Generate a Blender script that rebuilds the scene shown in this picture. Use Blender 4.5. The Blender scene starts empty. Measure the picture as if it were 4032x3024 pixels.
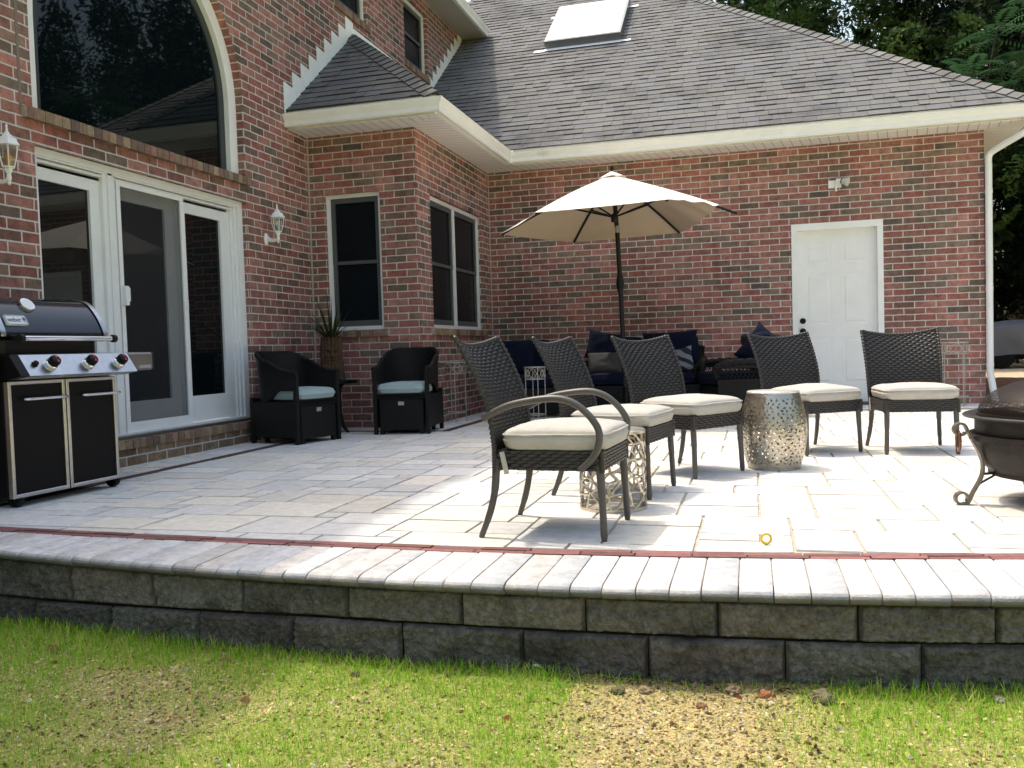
import bpy, math, random
from mathutils import Vector, Matrix, noise
import numpy as np
R = random.Random(7)
PI = math.pi
scene = bpy.context.scene
COL = scene.collection
def rad(a): return math.radians(a)
def V(*a): return Vector(a)

# ------------------------------------------------------------------ mesh builder
class MB:
    def __init__(s): s.v = []; s.f = []; s.c = []; s.uv = []; s.cur = (1, 1, 1)
    def face(s, pts, col=None, uv=None):
        b = len(s.v); s.v += [tuple(p) for p in pts]
        s.f.append(tuple(range(b, b + len(pts)))); s.c.append(col or s.cur); s.uv.append(uv)
    def mesh(s, verts, faces, col=None, uvs=None):
        b = len(s.v); s.v += [tuple(p) for p in verts]
        for i, f in enumerate(faces):
            s.f.append(tuple(b + k for k in f)); s.c.append(col or s.cur); s.uv.append(uvs[i] if uvs else None)
    def box(s, c, d, rot=None, col=None, bev=0.0):
        x, y, z = d[0] / 2, d[1] / 2, d[2] / 2
        if bev <= 0:
            vs = [V(a, b, e) for e in (-z, z) for b in (-y, y) for a in (-x, x)]
            fs = [(0, 2, 3, 1), (4, 5, 7, 6), (0, 1, 5, 4), (2, 6, 7, 3), (0, 4, 6, 2), (1, 3, 7, 5)]
        else:
            bm = min(bev, x * .9, y * .9, z * .9); vs = []; idx = {}
            for sx in (-1, 1):
                for sy in (-1, 1):
                    for sz in (-1, 1):
                        for k in range(3):
                            q = [sx * (x - bm), sy * (y - bm), sz * (z - bm)]
                            q[k] = (sx * x, sy * y, sz * z)[k]
                            idx[(sx, sy, sz, k)] = len(vs); vs.append(V(*q))
            fs = []
            for k in range(3):
                a, b = [(1, 2), (0, 2), (0, 1)][k]
                for sg in (-1, 1):
                    loop = []
                    for (p, q) in ((-1, -1), (1, -1), (1, 1), (-1, 1)):
                        t = [0, 0, 0]; t[k] = sg; t[a] = p; t[b] = q; loop.append(idx[(t[0], t[1], t[2], k)])
                    fs.append(tuple(loop))
            for k in range(3):      # edge along axis k
                a, b = [(1, 2), (0, 2), (0, 1)][k]
                for p in (-1, 1):
                    for q in (-1, 1):
                        t0 = [0, 0, 0]; t0[a] = p; t0[b] = q; t1 = list(t0); t0[k] = -1; t1[k] = 1
                        t0 = tuple(t0); t1 = tuple(t1)
                        fs.append((idx[t0 + (a,)], idx[t1 + (a,)], idx[t1 + (b,)], idx[t0 + (b,)]))
            for sx in (-1, 1):
                for sy in (-1, 1):
                    for sz in (-1, 1):
                        fs.append(tuple(idx[(sx, sy, sz, k)] for k in range(3)))
        if rot is not None: vs = [rot @ p for p in vs]
        c = V(*c); s.mesh([p + c for p in vs], fs, col)
    def tube(s, path, r, n=8, col=None, caps=True, flat=None):
        P = [V(*p) for p in path]; m = len(P)
        if not hasattr(r, '__len__'): r = [r] * m
        vs = []; up = None
        for i in range(m):
            t = (P[min(i + 1, m - 1)] - P[max(i - 1, 0)])
            if t.length < 1e-9: t = V(0, 0, 1)
            t.normalize()
            if up is None:
                up = V(0, 0, 1) if abs(t.z) < .9 else V(1, 0, 0)
                if flat is not None: up = V(*flat)
            a = up - t * up.dot(t)
            if a.length < 1e-6: a = t.orthogonal()
            a.normalize(); b = t.cross(a); up = a
            ra, rb = (r[i] if hasattr(r[i], '__len__') else (r[i], r[i]))
            for k in range(n):
                q = 2 * PI * (k + .5) / n if n == 4 else 2 * PI * k / n
                m4 = 1.4142 if n == 4 else 1
                vs.append(P[i] + a * (math.cos(q) * ra * m4) + b * (math.sin(q) * rb * m4))
        fs = [(i * n + k, i * n + (k + 1) % n, (i + 1) * n + (k + 1) % n, (i + 1) * n + k) for i in range(m - 1) for k in range(n)]
        if caps: fs += [tuple(range(n - 1, -1, -1)), tuple((m - 1) * n + k for k in range(n))]
        s.mesh(vs, fs, col)
    def lathe(s, prof, n=24, c=(0, 0, 0), col=None, ph=0.0, cap=True, mat=None):
        c = V(*c); vs = []
        for r, z in prof:
            for k in range(n):
                a = ph + 2 * PI * k / n; q = V(r * math.cos(a), r * math.sin(a), z)
                vs.append((mat @ q if mat else q) + c)
        m = len(prof)
        fs = [(i * n + k, i * n + (k + 1) % n, (i + 1) * n + (k + 1) % n, (i + 1) * n + k) for i in range(m - 1) for k in range(n)]
        if cap:
            if prof[0][0] > 1e-6: fs.append(tuple(range(n - 1, -1, -1)))
            if prof[-1][0] > 1e-6: fs.append(tuple((m - 1) * n + k for k in range(n)))
        s.mesh(vs, fs, col)
    def grid(s, fn, nu, nv, col=None, cu=False, uvfn=None):
        vs = [fn(i / nu, j / nv) for j in range(nv + 1) for i in range(nu + (0 if cu else 1))]
        w = nu if cu else nu + 1; fs = []; uvs = []
        for j in range(nv):
            for i in range(nu):
                fs.append((j * w + i, j * w + (i + 1) % w, (j + 1) * w + (i + 1) % w, (j + 1) * w + i))
                if uvfn: uvs.append([uvfn(i / nu, j / nv), uvfn((i + 1) / nu, j / nv), uvfn((i + 1) / nu, (j + 1) / nv), uvfn(i / nu, (j + 1) / nv)])
        s.mesh(vs, fs, col, uvs if uvfn else None)
    def build(s, name, mat, parent=None, smooth=False, off=None, ang=40):
        me = bpy.data.meshes.new(name)
        vs = s.v
        if off is not None: vs = [(p[0] - off[0], p[1] - off[1], p[2] - off[2]) for p in vs]
        me.from_pydata(vs, [], s.f)
        me.materials.append(mat)
        nl = len(me.loops); cols = np.ones((nl, 4), 'f'); uvs = np.zeros((nl, 2), 'f'); k = 0
        for fi, f in enumerate(s.f):
            n = len(f); cols[k:k + n, :3] = s.c[fi]; u = s.uv[fi]
            if u is not None:
                for j in range(n): uvs[k + j] = u[j]
            else:
                p0, p1, p2 = s.v[f[0]], s.v[f[1]], s.v[f[2]]
                if n > 3 and p0 == p1: p1 = s.v[f[3]]
                ax = (p1[1] - p0[1]) * (p2[2] - p0[2]) - (p1[2] - p0[2]) * (p2[1] - p0[1])
                ay = (p1[2] - p0[2]) * (p2[0] - p0[0]) - (p1[0] - p0[0]) * (p2[2] - p0[2])
                az = (p1[0] - p0[0]) * (p2[1] - p0[1]) - (p1[1] - p0[1]) * (p2[0] - p0[0])
                ax, ay, az = abs(ax), abs(ay), abs(az)
                a, b = (1, 2) if ax >= ay and ax >= az else ((0, 2) if ay >= az else (0, 1))
                for j in range(n): uvs[k + j] = (s.v[f[j]][a], s.v[f[j]][b])
            k += n
        at = me.color_attributes.new('Col', 'FLOAT_COLOR', 'CORNER'); at.data.foreach_set('color', cols.ravel())
        uvl = me.uv_layers.new(name='UVMap'); uvl.data.foreach_set('uv', uvs.ravel())
        if smooth:
            me.polygons.foreach_set('use_smooth', [True] * len(me.polygons))
            try: me.set_sharp_from_angle(angle=rad(ang))
            except Exception: pass
        me.update()
        o = bpy.data.objects.new(name, me); COL.objects.link(o)
        if parent is not None: o.parent = parent
        return o
def thing(name, label, cat, loc=(0, 0, 0), rz=0.0, group=None):
    o = bpy.data.objects.new(name, None); COL.objects.link(o); o.location = loc; o.rotation_euler = (0, 0, rz)
    o.empty_display_size = .1
    return tag(o, label, cat, group)
def tag(o, label, cat, group=None):
    o['label'] = label; o['category'] = cat
    if group: o['group'] = group
    return o
def struct(o, kind='structure'): o['kind'] = kind; return o
def dup(root, loc, rz, label, group=None, skip=()):
    r = root.copy(); COL.objects.link(r); r.location = loc; r.rotation_euler = (0, 0, rz); r['label'] = label
    if group: r['group'] = group
    for ch in list(root.children):
        if ch.name.split('.')[0] in skip: continue
        c = ch.copy(); COL.objects.link(c); c.parent = r
        for g in ch.children:
            d = g.copy(); COL.objects.link(d); d.parent = c
    return r
def spline(pts, n=6):
    P = [V(*p) for p in pts]; out = []
    for i in range(len(P) - 1):
        p0, p1, p2, p3 = P[max(i - 1, 0)], P[i], P[i + 1], P[min(i + 2, len(P) - 1)]
        for k in range(n):
            t = k / n
            out.append(.5 * ((2 * p1) + (p2 - p0) * t + (2 * p0 - 5 * p1 + 4 * p2 - p3) * t * t + (3 * p1 - p0 - 3 * p2 + p3) * t ** 3))
    out.append(P[-1]); return out

# ------------------------------------------------------------------ materials
def newmat(name):
    m = bpy.data.materials.new(name); m.use_nodes = True; nt = m.node_tree; nt.nodes.clear()
    out = nt.nodes.new('ShaderNodeOutputMaterial'); b = nt.nodes.new('ShaderNodeBsdfPrincipled')
    nt.links.new(b.outputs[0], out.inputs[0]); return m, nt, b, out
def N(nt, t, **kw):
    n = nt.nodes.new(t)
    for k, v in kw.items():
        if k in n.inputs: n.inputs[k].default_value = v
        else: setattr(n, k, v)
    return n
def ramp(nt, stops, interp='LINEAR'):
    r = nt.nodes.new('ShaderNodeValToRGB'); e = r.color_ramp.elements; r.color_ramp.interpolation = interp
    while len(e) > 1: e.remove(e[-1])
    e[0].position = stops[0][0]; e[0].color = (*stops[0][1], 1)
    for p, c in stops[1:]:
        q = e.new(p); q.color = (*c, 1)
    return r
def mixc(nt, a, b, fac, mode='MIX'):
    m = nt.nodes.new('ShaderNodeMix'); m.data_type = 'RGBA'; m.blend_type = mode
    for sock, val in ((m.inputs[0], fac), (m.inputs[6], a), (m.inputs[7], b)):
        if hasattr(val, 'is_linked') or hasattr(val, 'links'): nt.links.new(val, sock)
        elif isinstance(val, tuple): sock.default_value = (*val, 1)
        else: sock.default_value = val
    return m.outputs[2]
def math_(nt, op, a, b=None):
    m = nt.nodes.new('ShaderNodeMath'); m.operation = op
    for sock, val in ((m.inputs[0], a), (m.inputs[1], b)):
        if val is None: continue
        if hasattr(val, 'links'): nt.links.new(val, sock)
        else: sock.default_value = val
    return m.outputs[0]
def pm(name, col, rough=.6, metal=0.0, var=0.0, vs=8.0, bump=0.0, bs=60.0, vcol=False, spec=.5, dirt=None, coat=0.0, trans=0.0):
    m, nt, b, out = newmat(name); tc = N(nt, 'ShaderNodeTexCoord')
    c = None
    if vcol:
        a = N(nt, 'ShaderNodeVertexColor', layer_name='Col'); c = mixc(nt, a.outputs[0], col, 1.0, 'MULTIPLY')
    if var > 0:
        nz = N(nt, 'ShaderNodeTexNoise', Scale=vs, Detail=6.0, Roughness=.65); nt.links.new(tc.outputs['Object'], nz.inputs['Vector'])
        r = ramp(nt, [(.25, (1 - var,) * 3), (.75, (1 + var,) * 3)]); nt.links.new(nz.outputs[0], r.inputs[0])
        c = mixc(nt, c if c is not None else col, r.outputs[0], 1.0, 'MULTIPLY')
    if dirt:
        nz = N(nt, 'ShaderNodeTexNoise', Scale=dirt[1], Detail=8.0, Roughness=.7); nt.links.new(tc.outputs['Object'], nz.inputs['Vector'])
        r = ramp(nt, [(dirt[2], (0, 0, 0)), (dirt[2] + .2, (1, 1, 1))]); nt.links.new(nz.outputs[0], r.inputs[0])
        c = mixc(nt, c if c is not None else col, dirt[0], r.outputs[0])
    if c is not None: nt.links.new(c, b.inputs['Base Color'])
    else: b.inputs['Base Color'].default_value = (*col, 1)
    b.inputs['Roughness'].default_value = rough; b.inputs['Metallic'].default_value = metal
    b.inputs['Specular IOR Level'].default_value = spec; b.inputs['Coat Weight'].default_value = coat
    if bump > 0:
        nz = N(nt, 'ShaderNodeTexNoise', Scale=bs, Detail=5.0, Roughness=.6); nt.links.new(tc.outputs['Object'], nz.inputs['Vector'])
        bp = N(nt, 'ShaderNodeBump', Strength=bump, Distance=.01); nt.links.new(nz.outputs[0], bp.inputs['Height']); nt.links.new(bp.outputs[0], b.inputs['Normal'])
    if trans > 0:
        tr = N(nt, 'ShaderNodeBsdfTranslucent'); mx = N(nt, 'ShaderNodeMixShader'); mx.inputs[0].default_value = trans
        if c is not None: nt.links.new(c, tr.inputs[0])
        else: tr.inputs[0].default_value = (*col, 1)
        nt.links.new(b.outputs[0], mx.inputs[1]); nt.links.new(tr.outputs[0], mx.inputs[2]); nt.links.new(mx.outputs[0], out.inputs[0])
    return m
def brickmat(name, tan=0.0, course=.072, length=.22):
    m, nt, b, out = newmat(name)
    uv = N(nt, 'ShaderNodeUVMap', uv_map='UVMap'); tc = N(nt, 'ShaderNodeTexCoord')
    # slight wobble so the joints are not ruler-straight
    wn = N(nt, 'ShaderNodeTexNoise', Scale=9.0, Detail=3.0); nt.links.new(tc.outputs['Object'], wn.inputs['Vector'])
    sub = N(nt, 'ShaderNodeVectorMath', operation='MULTIPLY_ADD'); nt.links.new(wn.outputs['Color'], sub.inputs[0])
    sub.inputs[1].default_value = (.012, .008, 0); nt.links.new(uv.outputs[0], sub.inputs[2])
    br = N(nt, 'ShaderNodeTexBrick', offset=.5, offset_frequency=2, squash=1.0)
    for k, v in (('Scale', 1.0), ('Mortar Size', .0062), ('Mortar Smooth', .25), ('Bias', 0.0), ('Brick Width', length), ('Row Height', course)): br.inputs[k].default_value = v
    br.inputs['Color1'].default_value = (0, 0, 0, 1); br.inputs['Color2'].default_value = (1, 1, 1, 1); br.inputs['Mortar'].default_value = (.5, .5, .5, 1)
    nt.links.new(sub.outputs[0], br.inputs['Vector'])
    if tan > 0:
        rp = ramp(nt, [(0, (.20, .135, .085)), (.35, (.26, .18, .115)), (.7, (.31, .225, .14)), (1, (.19, .115, .085))])
    else:
        rp = ramp(nt, [(0, (.115, .088, .072)), (.10, (.185, .137, .108)), (.20, (.26, .165, .130)), (.34, (.275, .108, .088)), (.50, (.315, .130, .108)), (.64, (.38, .185, .155)), (.76, (.30, .145, .120)), (.88, (.215, .105, .086)), (1, (.17, .124, .100))])
    nt.links.new(br.outputs['Color'], rp.inputs[0])
    # blotches inside bricks
    n1 = N(nt, 'ShaderNodeTexNoise', Scale=13.0, Detail=9.0, Roughness=.75); nt.links.new(tc.outputs['Object'], n1.inputs['Vector'])
    r1 = ramp(nt, [(.3, (.50, .52, .52)), (.5, (1, 1, 1)), (.70, (1.45, 1.42, 1.36))]); nt.links.new(n1.outputs[0], r1.inputs[0])
    c = mixc(nt, rp.outputs[0], r1.outputs[0], 1.0, 'MULTIPLY')
    n2 = N(nt, 'ShaderNodeTexNoise', Scale=70.0, Detail=4.0); nt.links.new(tc.outputs['Object'], n2.inputs['Vector'])
    r2 = ramp(nt, [(.58, (0, 0, 0)), (.72, (1, 1, 1))]); nt.links.new(n2.outputs[0], r2.inputs[0])
    c = mixc(nt, c, (.06, .04, .034), math_(nt, 'MULTIPLY', r2.outputs[0], .55))
    nb = N(nt, 'ShaderNodeTexNoise', Scale=.9, Detail=4.0); nt.links.new(tc.outputs['Object'], nb.inputs['Vector'])
    r3 = ramp(nt, [(.3, (.78, .78, .78)), (.7, (1.18, 1.16, 1.14))]); nt.links.new(nb.outputs[0], r3.inputs[0])
    c = mixc(nt, c, r3.outputs[0], 1.0, 'MULTIPLY')
    mp = N(nt, 'ShaderNodeMapping'); mp.inputs['Scale'].default_value = (2.6, 2.6, .45); nt.links.new(tc.outputs['Object'], mp.inputs['Vector'])
    ns = N(nt, 'ShaderNodeTexNoise', Scale=1.0, Detail=6.0, Roughness=.65); nt.links.new(mp.outputs[0], ns.inputs['Vector'])
    r4 = ramp(nt, [(.32, (.74, .74, .75)), (.5, (1, 1, 1)), (.68, (1.14, 1.13, 1.11))]); nt.links.new(ns.outputs[0], r4.inputs[0])
    c = mixc(nt, c, r4.outputs[0], 1.0, 'MULTIPLY')
    mort = ramp(nt, [(.3, (.46, .43, .40)), (.7, (.66, .62, .58))]); nt.links.new(n1.outputs[0], mort.inputs[0])
    c = mixc(nt, c, mort.outputs[0], br.outputs['Fac']); nt.links.new(c, b.inputs['Base Color'])
    b.inputs['Roughness'].default_value = .85; b.inputs['Specular IOR Level'].default_value = .25
    h = math_(nt, 'SUBTRACT', math_(nt, 'MULTIPLY', n1.outputs[0], .35), br.outputs['Fac'])
    bp = N(nt, 'ShaderNodeBump', Strength=.7, Distance=.008); nt.links.new(h, bp.inputs['Height']); nt.links.new(bp.outputs[0], b.inputs['Normal'])
    return m
def wickermat(name, dark, light, bw=.02, rh=.0085, strength=.8):
    m, nt, b, out = newmat(name); uv = N(nt, 'ShaderNodeUVMap', uv_map='UVMap')
    br = N(nt, 'ShaderNodeTexBrick', offset=.5, offset_frequency=2)
    for k, v in (('Scale', 1.0), ('Mortar Size', rh * .2), ('Mortar Smooth', 1.0), ('Bias', 0.0), ('Brick Width', bw), ('Row Height', rh)): br.inputs[k].default_value = v
    br.inputs['Color1'].default_value = (.3, .3, .3, 1); br.inputs['Color2'].default_value = (1, 1, 1, 1); br.inputs['Mortar'].default_value = (0, 0, 0, 1)
    nt.links.new(uv.outputs[0], br.inputs['Vector'])
    c = mixc(nt, dark, light, br.outputs['Color']); nt.links.new(c, b.inputs['Base Color'])
    b.inputs['Roughness'].default_value = .45; b.inputs['Specular IOR Level'].default_value = .3
    h = math_(nt, 'SUBTRACT', 1.0, br.outputs['Fac'])
    bp = N(nt, 'ShaderNodeBump', Strength=strength, Distance=.006); nt.links.new(h, bp.inputs['Height']); nt.links.new(bp.outputs[0], b.inputs['Normal'])
    return m
M = {}
M['brick'] = brickmat('brick'); M['tanbrick'] = pm('sill_brick', (1, 1, 1), .85, var=.35, vs=30, bump=.5, bs=120, vcol=True)
M['white'] = pm('white_paint', (.83, .835, .82), .35, var=.05, vs=5)
M['trim'] = pm('window_trim', (.78, .79, .78), .4, var=.06, vs=4)
M['gutter'] = pm('gutter_paint', (.86, .86, .835), .4, var=.06, vs=3, dirt=((.48, .43, .36), 2.2, .62))
M['flash'] = pm('white_flashing', (.92, .93, .94), .45, var=.06, vs=6)
M['glass'] = pm('dark_glass', (.003, .006, .007), .015, spec=.36)
M['darkmetal'] = pm('dark_metal', (.014, .013, .013), .45, .2, spec=.3)
M['wglass'] = pm('screened_glass', (.005, .008, .011), .25, spec=.12)
M['black'] = pm('black_paint', (.003, .003, .0034), .45, spec=.2)
M['steel'] = pm('brushed_steel', (.52, .52, .52), .3, 1.0, var=.12, vs=30)
M['chrome'] = pm('chrome', (.75, .75, .76), .12, 1.0)
M['shingle'] = pm('shingles', (1, 1, 1), .9, var=.25, vs=120, vcol=True, bump=.5, bs=300, spec=.2, dirt=((.072, .073, .075), 1.1, .52))
M['paver'] = pm('paver_stone', (1, 1, 1), .8, var=.17, vs=17, vcol=True, bump=.4, bs=70, spec=.25, dirt=((.43, .40, .35), 3.2, .60))
M['joint'] = pm('joint_sand', (.42, .37, .29), .95, var=.3, vs=40)
M['coping'] = pm('coping_stone', (.93, .925, .93), .85, var=.26, vs=22, vcol=True, bump=.6, bs=160, spec=.2, dirt=((.30, .29, .275), 13, .60))
M['redbrick'] = pm('border_brick', (1, 1, 1), .85, var=.3, vs=30, vcol=True, bump=.5, bs=90)
M['block'] = pm('split_face_block', (1, 1, 1), .95, var=.55, vs=38, vcol=True, bump=1.0, bs=120, spec=.15, dirt=((.055, .050, .044), 4.0, .51))
M['soil'] = pm('soil', (.13, .062, .032), .95, var=.5, vs=14, bump=1.0, bs=25)
M['drive'] = pm('driveway_concrete', (.58, .47, .33), .9, var=.12, vs=1.5)
M['fabric'] = pm('cream_fabric', (.49, .465, .42), .9, var=.08, vs=20, bump=.25, bs=500, spec=.2)
M['teal'] = pm('teal_fabric', (.34, .44, .44), .9, var=.08, vs=20, bump=.25, bs=400, spec=.2)
M['navy'] = pm('navy_fabric', (.003, .006, .021), .9, var=.12, vs=9, bump=.3, bs=300, spec=.2)
M['grey_fabric'] = pm('grey_fabric', (.050, .047, .048), .9, var=.1, vs=12, bump=.3, bs=300)
M['wick'] = pm('grey_brown_wicker', (.034, .030, .027), .33, var=.3, vs=45, spec=.42)
M['wickframe'] = pm('grey_brown_frame', (.080, .074, .066), .42, var=.12, vs=20, spec=.5)
M['light_stop'] = pm('light_stop_dark', (.012, .011, .010), .8)
M['bwick'] = wickermat('black_wicker', (.002, .002, .002), (.011, .010, .009))
M['silver'] = pm('antique_silver', (.50, .455, .375), .33, 1.0, var=.18, vs=9, bump=.15, bs=60)
M['nickel'] = pm('champagne_metal', (.62, .56, .46), .34, 1.0, var=.15, vs=12)
M['standmetal'] = pm('worn_silver_stand', (.44, .42, .385), .5, .4, var=.2, vs=25)
M['iron'] = pm('fire_pit_iron', (.020, .016, .014), .55, .3, var=.5, vs=7, bump=.3, bs=60, dirt=((.05, .026, .016), 5, .55))
M['canvas'] = pm('umbrella_canvas', (.90, .85, .76), .9, var=.03, vs=6, trans=.10, spec=.1)
M['lamp_glass'] = pm('lamp_glass', (.30, .33, .30), .08, spec=.5)
M['amber'] = pm('amber_bulb', (.65, .33, .04), .25)
M['bark'] = pm('bark', (.045, .034, .026), .95, var=.4, vs=6, bump=.8, bs=20)
M['leaf'] = pm('leaves', (1, 1, 1), .7, vcol=True, trans=.35, spec=.12)
M['tarp'] = pm('grey_tarp', (.16, .165, .19), .55, var=.1, vs=4)
M['log'] = pm('split_logs', (1, 1, 1), .9, vcol=True, var=.3, vs=20)

M['shaded_underside'] = pm('canopy_underside_shade', (.62, .49, .37), .9, var=.04, vs=6, spec=.05)  # darker tan than the canvas, standing for shade under the canopy
# ------------------------------------------------------------------ measured layout (metres, camera at x=y=0)
xL, yB, xB, yG, xR, zT, OV, zG, PITCH = -4.364, 8.067, -3.18, 10.524, 2.465, 2.9755, .4366, 3.112, .8
def yred(x): return 3.116 + (.042 if x > -1.16 else .016) * (x + 1.16) ** 2      # patio side of the red strip
def yfront(x): return 2.640 + .042 * (x + 1.0) ** 2     # nose of the coping
def sstep(a, b, x):
    t = min(1, max(0, (x - a) / (b - a))); return t * t * (3 - 2 * t)
def gz(x, y):
    h = -.300 + .265 * sstep(3.3, 6.6, y) - .02 * sstep(2.5, .8, y)
    if y < 3.4 and -6 < x < 4:
        h += .010 * noise.noise(V(x * 2.2, y * 2.2, 3)) + .006 * noise.noise(V(x * 9, y * 9, 1)) + .004 * noise.noise(V(x * 30, y * 30, 2))
        h += .006 * sstep(.22, 0, abs(y - yfront(x) - .02))
    return h
def green(x, y):     # how grassy the lawn is, 0..1
    d = yfront(x) - y
    g = .74 + .58 * noise.noise(V(x * 1.7 + 4, y * 2.6, .5)) + .40 * noise.noise(V(x * 5 + 1, y * 6, 7)) 
    g += .50 * sstep(.42, .06, d) * (1 if x < -.55 else (.75 if x > .2 else -.5))
    g += .10 * sstep(-.9, -1.6, x)
    g -= .62 * sstep(.42, .05, math.hypot((x + .25) * .85, y - 2.33))
    g -= .45 * sstep(.40, .12, math.hypot((x + 1.75) * .8, (y - 2.22)))
    g += .55 * sstep(.22, .05, math.hypot(x + .62, (y - 2.13)))
    g += .40 * sstep(.45, .1, math.hypot(x - .35, (y - 2.45)))
    return g
# ------------------------------------------------------------------ ground
def axis(dense0, dense1, step, lo, hi):
    a = list(np.arange(dense0, dense1, step)); s = step; x = a[-1]
    while x < hi: s *= 1.35; x += s; a.append(x)
    s = step; x = a[0]; b = []
    while x > lo: s *= 1.35; x -= s; b.append(x)
    return b[::-1] + a
def lawnmat():
    m, nt, b, out = newmat('lawn_soil'); a = N(nt, 'ShaderNodeVertexColor', layer_name='Col'); tc = N(nt, 'ShaderNodeTexCoord')
    n1 = N(nt, 'ShaderNodeTexNoise', Scale=90.0, Detail=6.0, Roughness=.7); nt.links.new(tc.outputs['Object'], n1.inputs['Vector'])
    r1 = ramp(nt, [(.3, (.40, .36, .32)), (.48, (.9, .9, .9)), (.62, (1.25, 1.22, 1.15)), (.75, (1.7, 1.6, 1.4))]); nt.links.new(n1.outputs[0], r1.inputs[0])
    c = mixc(nt, a.outputs[0], r1.outputs[0], 1.0, 'MULTIPLY'); nt.links.new(c, b.inputs['Base Color'])
    b.inputs['Roughness'].default_value = .95; b.inputs['Specular IOR Level'].default_value = .1
    bp = N(nt, 'ShaderNodeBump', Strength=1.0, Distance=.02); nt.links.new(n1.outputs[0], bp.inputs['Height']); nt.links.new(bp.outputs[0], b.inputs['Normal'])
    return m
M['lawn'] = lawnmat()
xs = axis(-4.6, 2.4, .03, -160, 160); ys = axis(1.0, 2.9, .03, -120, 260)
mb = MB(); W = len(xs)
mb.v = [(x, y, gz(x, y)) for y in ys for x in xs]
for j in range(len(ys) - 1):
    for i in range(W - 1):
        x, y = xs[i], ys[j]; g = min(1, max(0, green(x, y))) if (-6 < x < 4 and y < 3.2) else .6
        t = noise.noise(V(x * 3, y * 3, 11)) * .5 + .5
        dirt = (.58 + .16 * t, .48 + .13 * t, .23 + .06 * t); gr = (.38, .50, .08)
        k = g * .75; mb.f.append((j * W + i, j * W + i + 1, (j + 1) * W + i + 1, (j + 1) * W + i))
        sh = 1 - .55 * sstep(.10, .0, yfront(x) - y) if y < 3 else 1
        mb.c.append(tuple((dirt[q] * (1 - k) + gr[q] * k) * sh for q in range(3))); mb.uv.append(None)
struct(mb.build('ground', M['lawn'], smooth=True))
# driveway and soil bed beyond the garage corner
mb = MB(); mb.face([(2.6, 15.9, -.02), (45, 15.9, -.02), (45, 34, -.02), (2.6, 34, -.02)]); struct(mb.build('driveway', M['drive']))
mb = MB()
mb.grid(lambda u, v: V(2.52 + 7 * u, 10.55 + 5.6 * v, -.03 + (.11 + .06 * noise.noise(V(u * 17, v * 13, 0)) + .035 * noise.noise(V(u * 50, v * 40, 4))) * math.sin(PI * v) ** .5 * (1 if u > 0 else .3)), 90, 70)
struct(mb.build('soil_bed', M['soil'], smooth=True))

# ------------------------------------------------------------------ patio
patio = bpy.data.objects.new('patio', None); COL.objects.link(patio); struct(patio)
mb = MB()
xsp = [-4.36 + i * .2 for i in range(46)]
for i in range(45):
    a, b = xsp[i], xsp[i + 1]
    mb.face([(a, yfront(a) + .09, -.0085), (b, yfront(b) + .09, -.0085), (b, yG + .01, -.0085), (a, yG + .01, -.0085)])
mb.build('joint_bed', M['joint'], patio)
mb = MB(); pr_ = random.Random(3)
def paver(x0, x1, y0, y1, clip=True):
    g = .0036; c = .004
    x0 += g; x1 -= g; y0 += g; y1 -= g
    def fy(x, y): return max(y, yred(x) + .004) if clip else y
    if clip and y1 < max(yred(x0), yred(x1)) + .02: return
    k = pr_.random(); b = .55 + .12 * pr_.random()
    tint = [(1.03, 1.0, .93), (1.0, .985, .95), (.96, .98, 1.0), (1.0, 1.0, 1.0), (.90, .92, .95)][pr_.randrange(5)]
    col = tuple(min(.85, b * 1.12 * q * w_) for q, w_ in zip(tint, (1.0, .978, .925)))
    z = pr_.uniform(-.0012, .0012); t0, t1 = pr_.uniform(-.0008, .0008), pr_.uniform(-.0008, .0008)
    # slightly ragged edges, as tumbled stone
    nx = max(2, int((x1 - x0) / .06)); ny = max(2, int((y1 - y0) / .06)); ring = []
    for i in range(nx): ring.append((x0 + (x1 - x0) * i / nx, y0))
    for i in range(ny): ring.append((x1, y0 + (y1 - y0) * i / ny))
    for i in range(nx): ring.append((x1 - (x1 - x0) * i / nx, y1))
    for i in range(ny): ring.append((x0, y1 - (y1 - y0) * i / ny))
    cx, cy = (x0 + x1) / 2, (y0 + y1) / 2
    outer = []; inner = []
    for (x, y) in ring:
        w = pr_.uniform(-.0022, .0022); x += w; y += pr_.uniform(-.0022, .0022)
        outer.append((x, fy(x, y), -.013))
        xi = x + (c if x < cx else -c) * min(1, abs(x - cx) / (c * 2)); yi = y + (c if y < cy else -c) * min(1, abs(y - cy) / (c * 2))
        inner.append((xi, fy(xi, yi) + (c if fy(xi, yi) != yi else 0), z + t0 * (x - cx) * 4 + t1 * (y - cy) * 4))
    n = len(ring); b0 = len(mb.v)
    mid = [(o[0] * .4 + q[0] * .6, o[1] * .4 + q[1] * .6, -.004) for o, q in zip(outer, inner)]
    vs = outer + mid + inner
    fs = [(i, (i + 1) % n, n + (i + 1) % n, n + i) for i in range(n)] + [(n + i, n + (i + 1) % n, 2 * n + (i + 1) % n, 2 * n + i) for i in range(n)] + [tuple(range(2 * n, 3 * n))]
    dk = tuple(q * .7 for q in col)
    mb.mesh(vs, fs[:n], dk); b1 = len(mb.v) - 3 * n
    for f in fs[n:2 * n]: mb.f.append(tuple(b1 + q for q in f)); mb.c.append(tuple(q * .9 for q in col)); mb.uv.append(None)
    mb.f.append(tuple(b1 + q for q in fs[-1])); mb.c.append(col); mb.uv.append(None)
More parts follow.
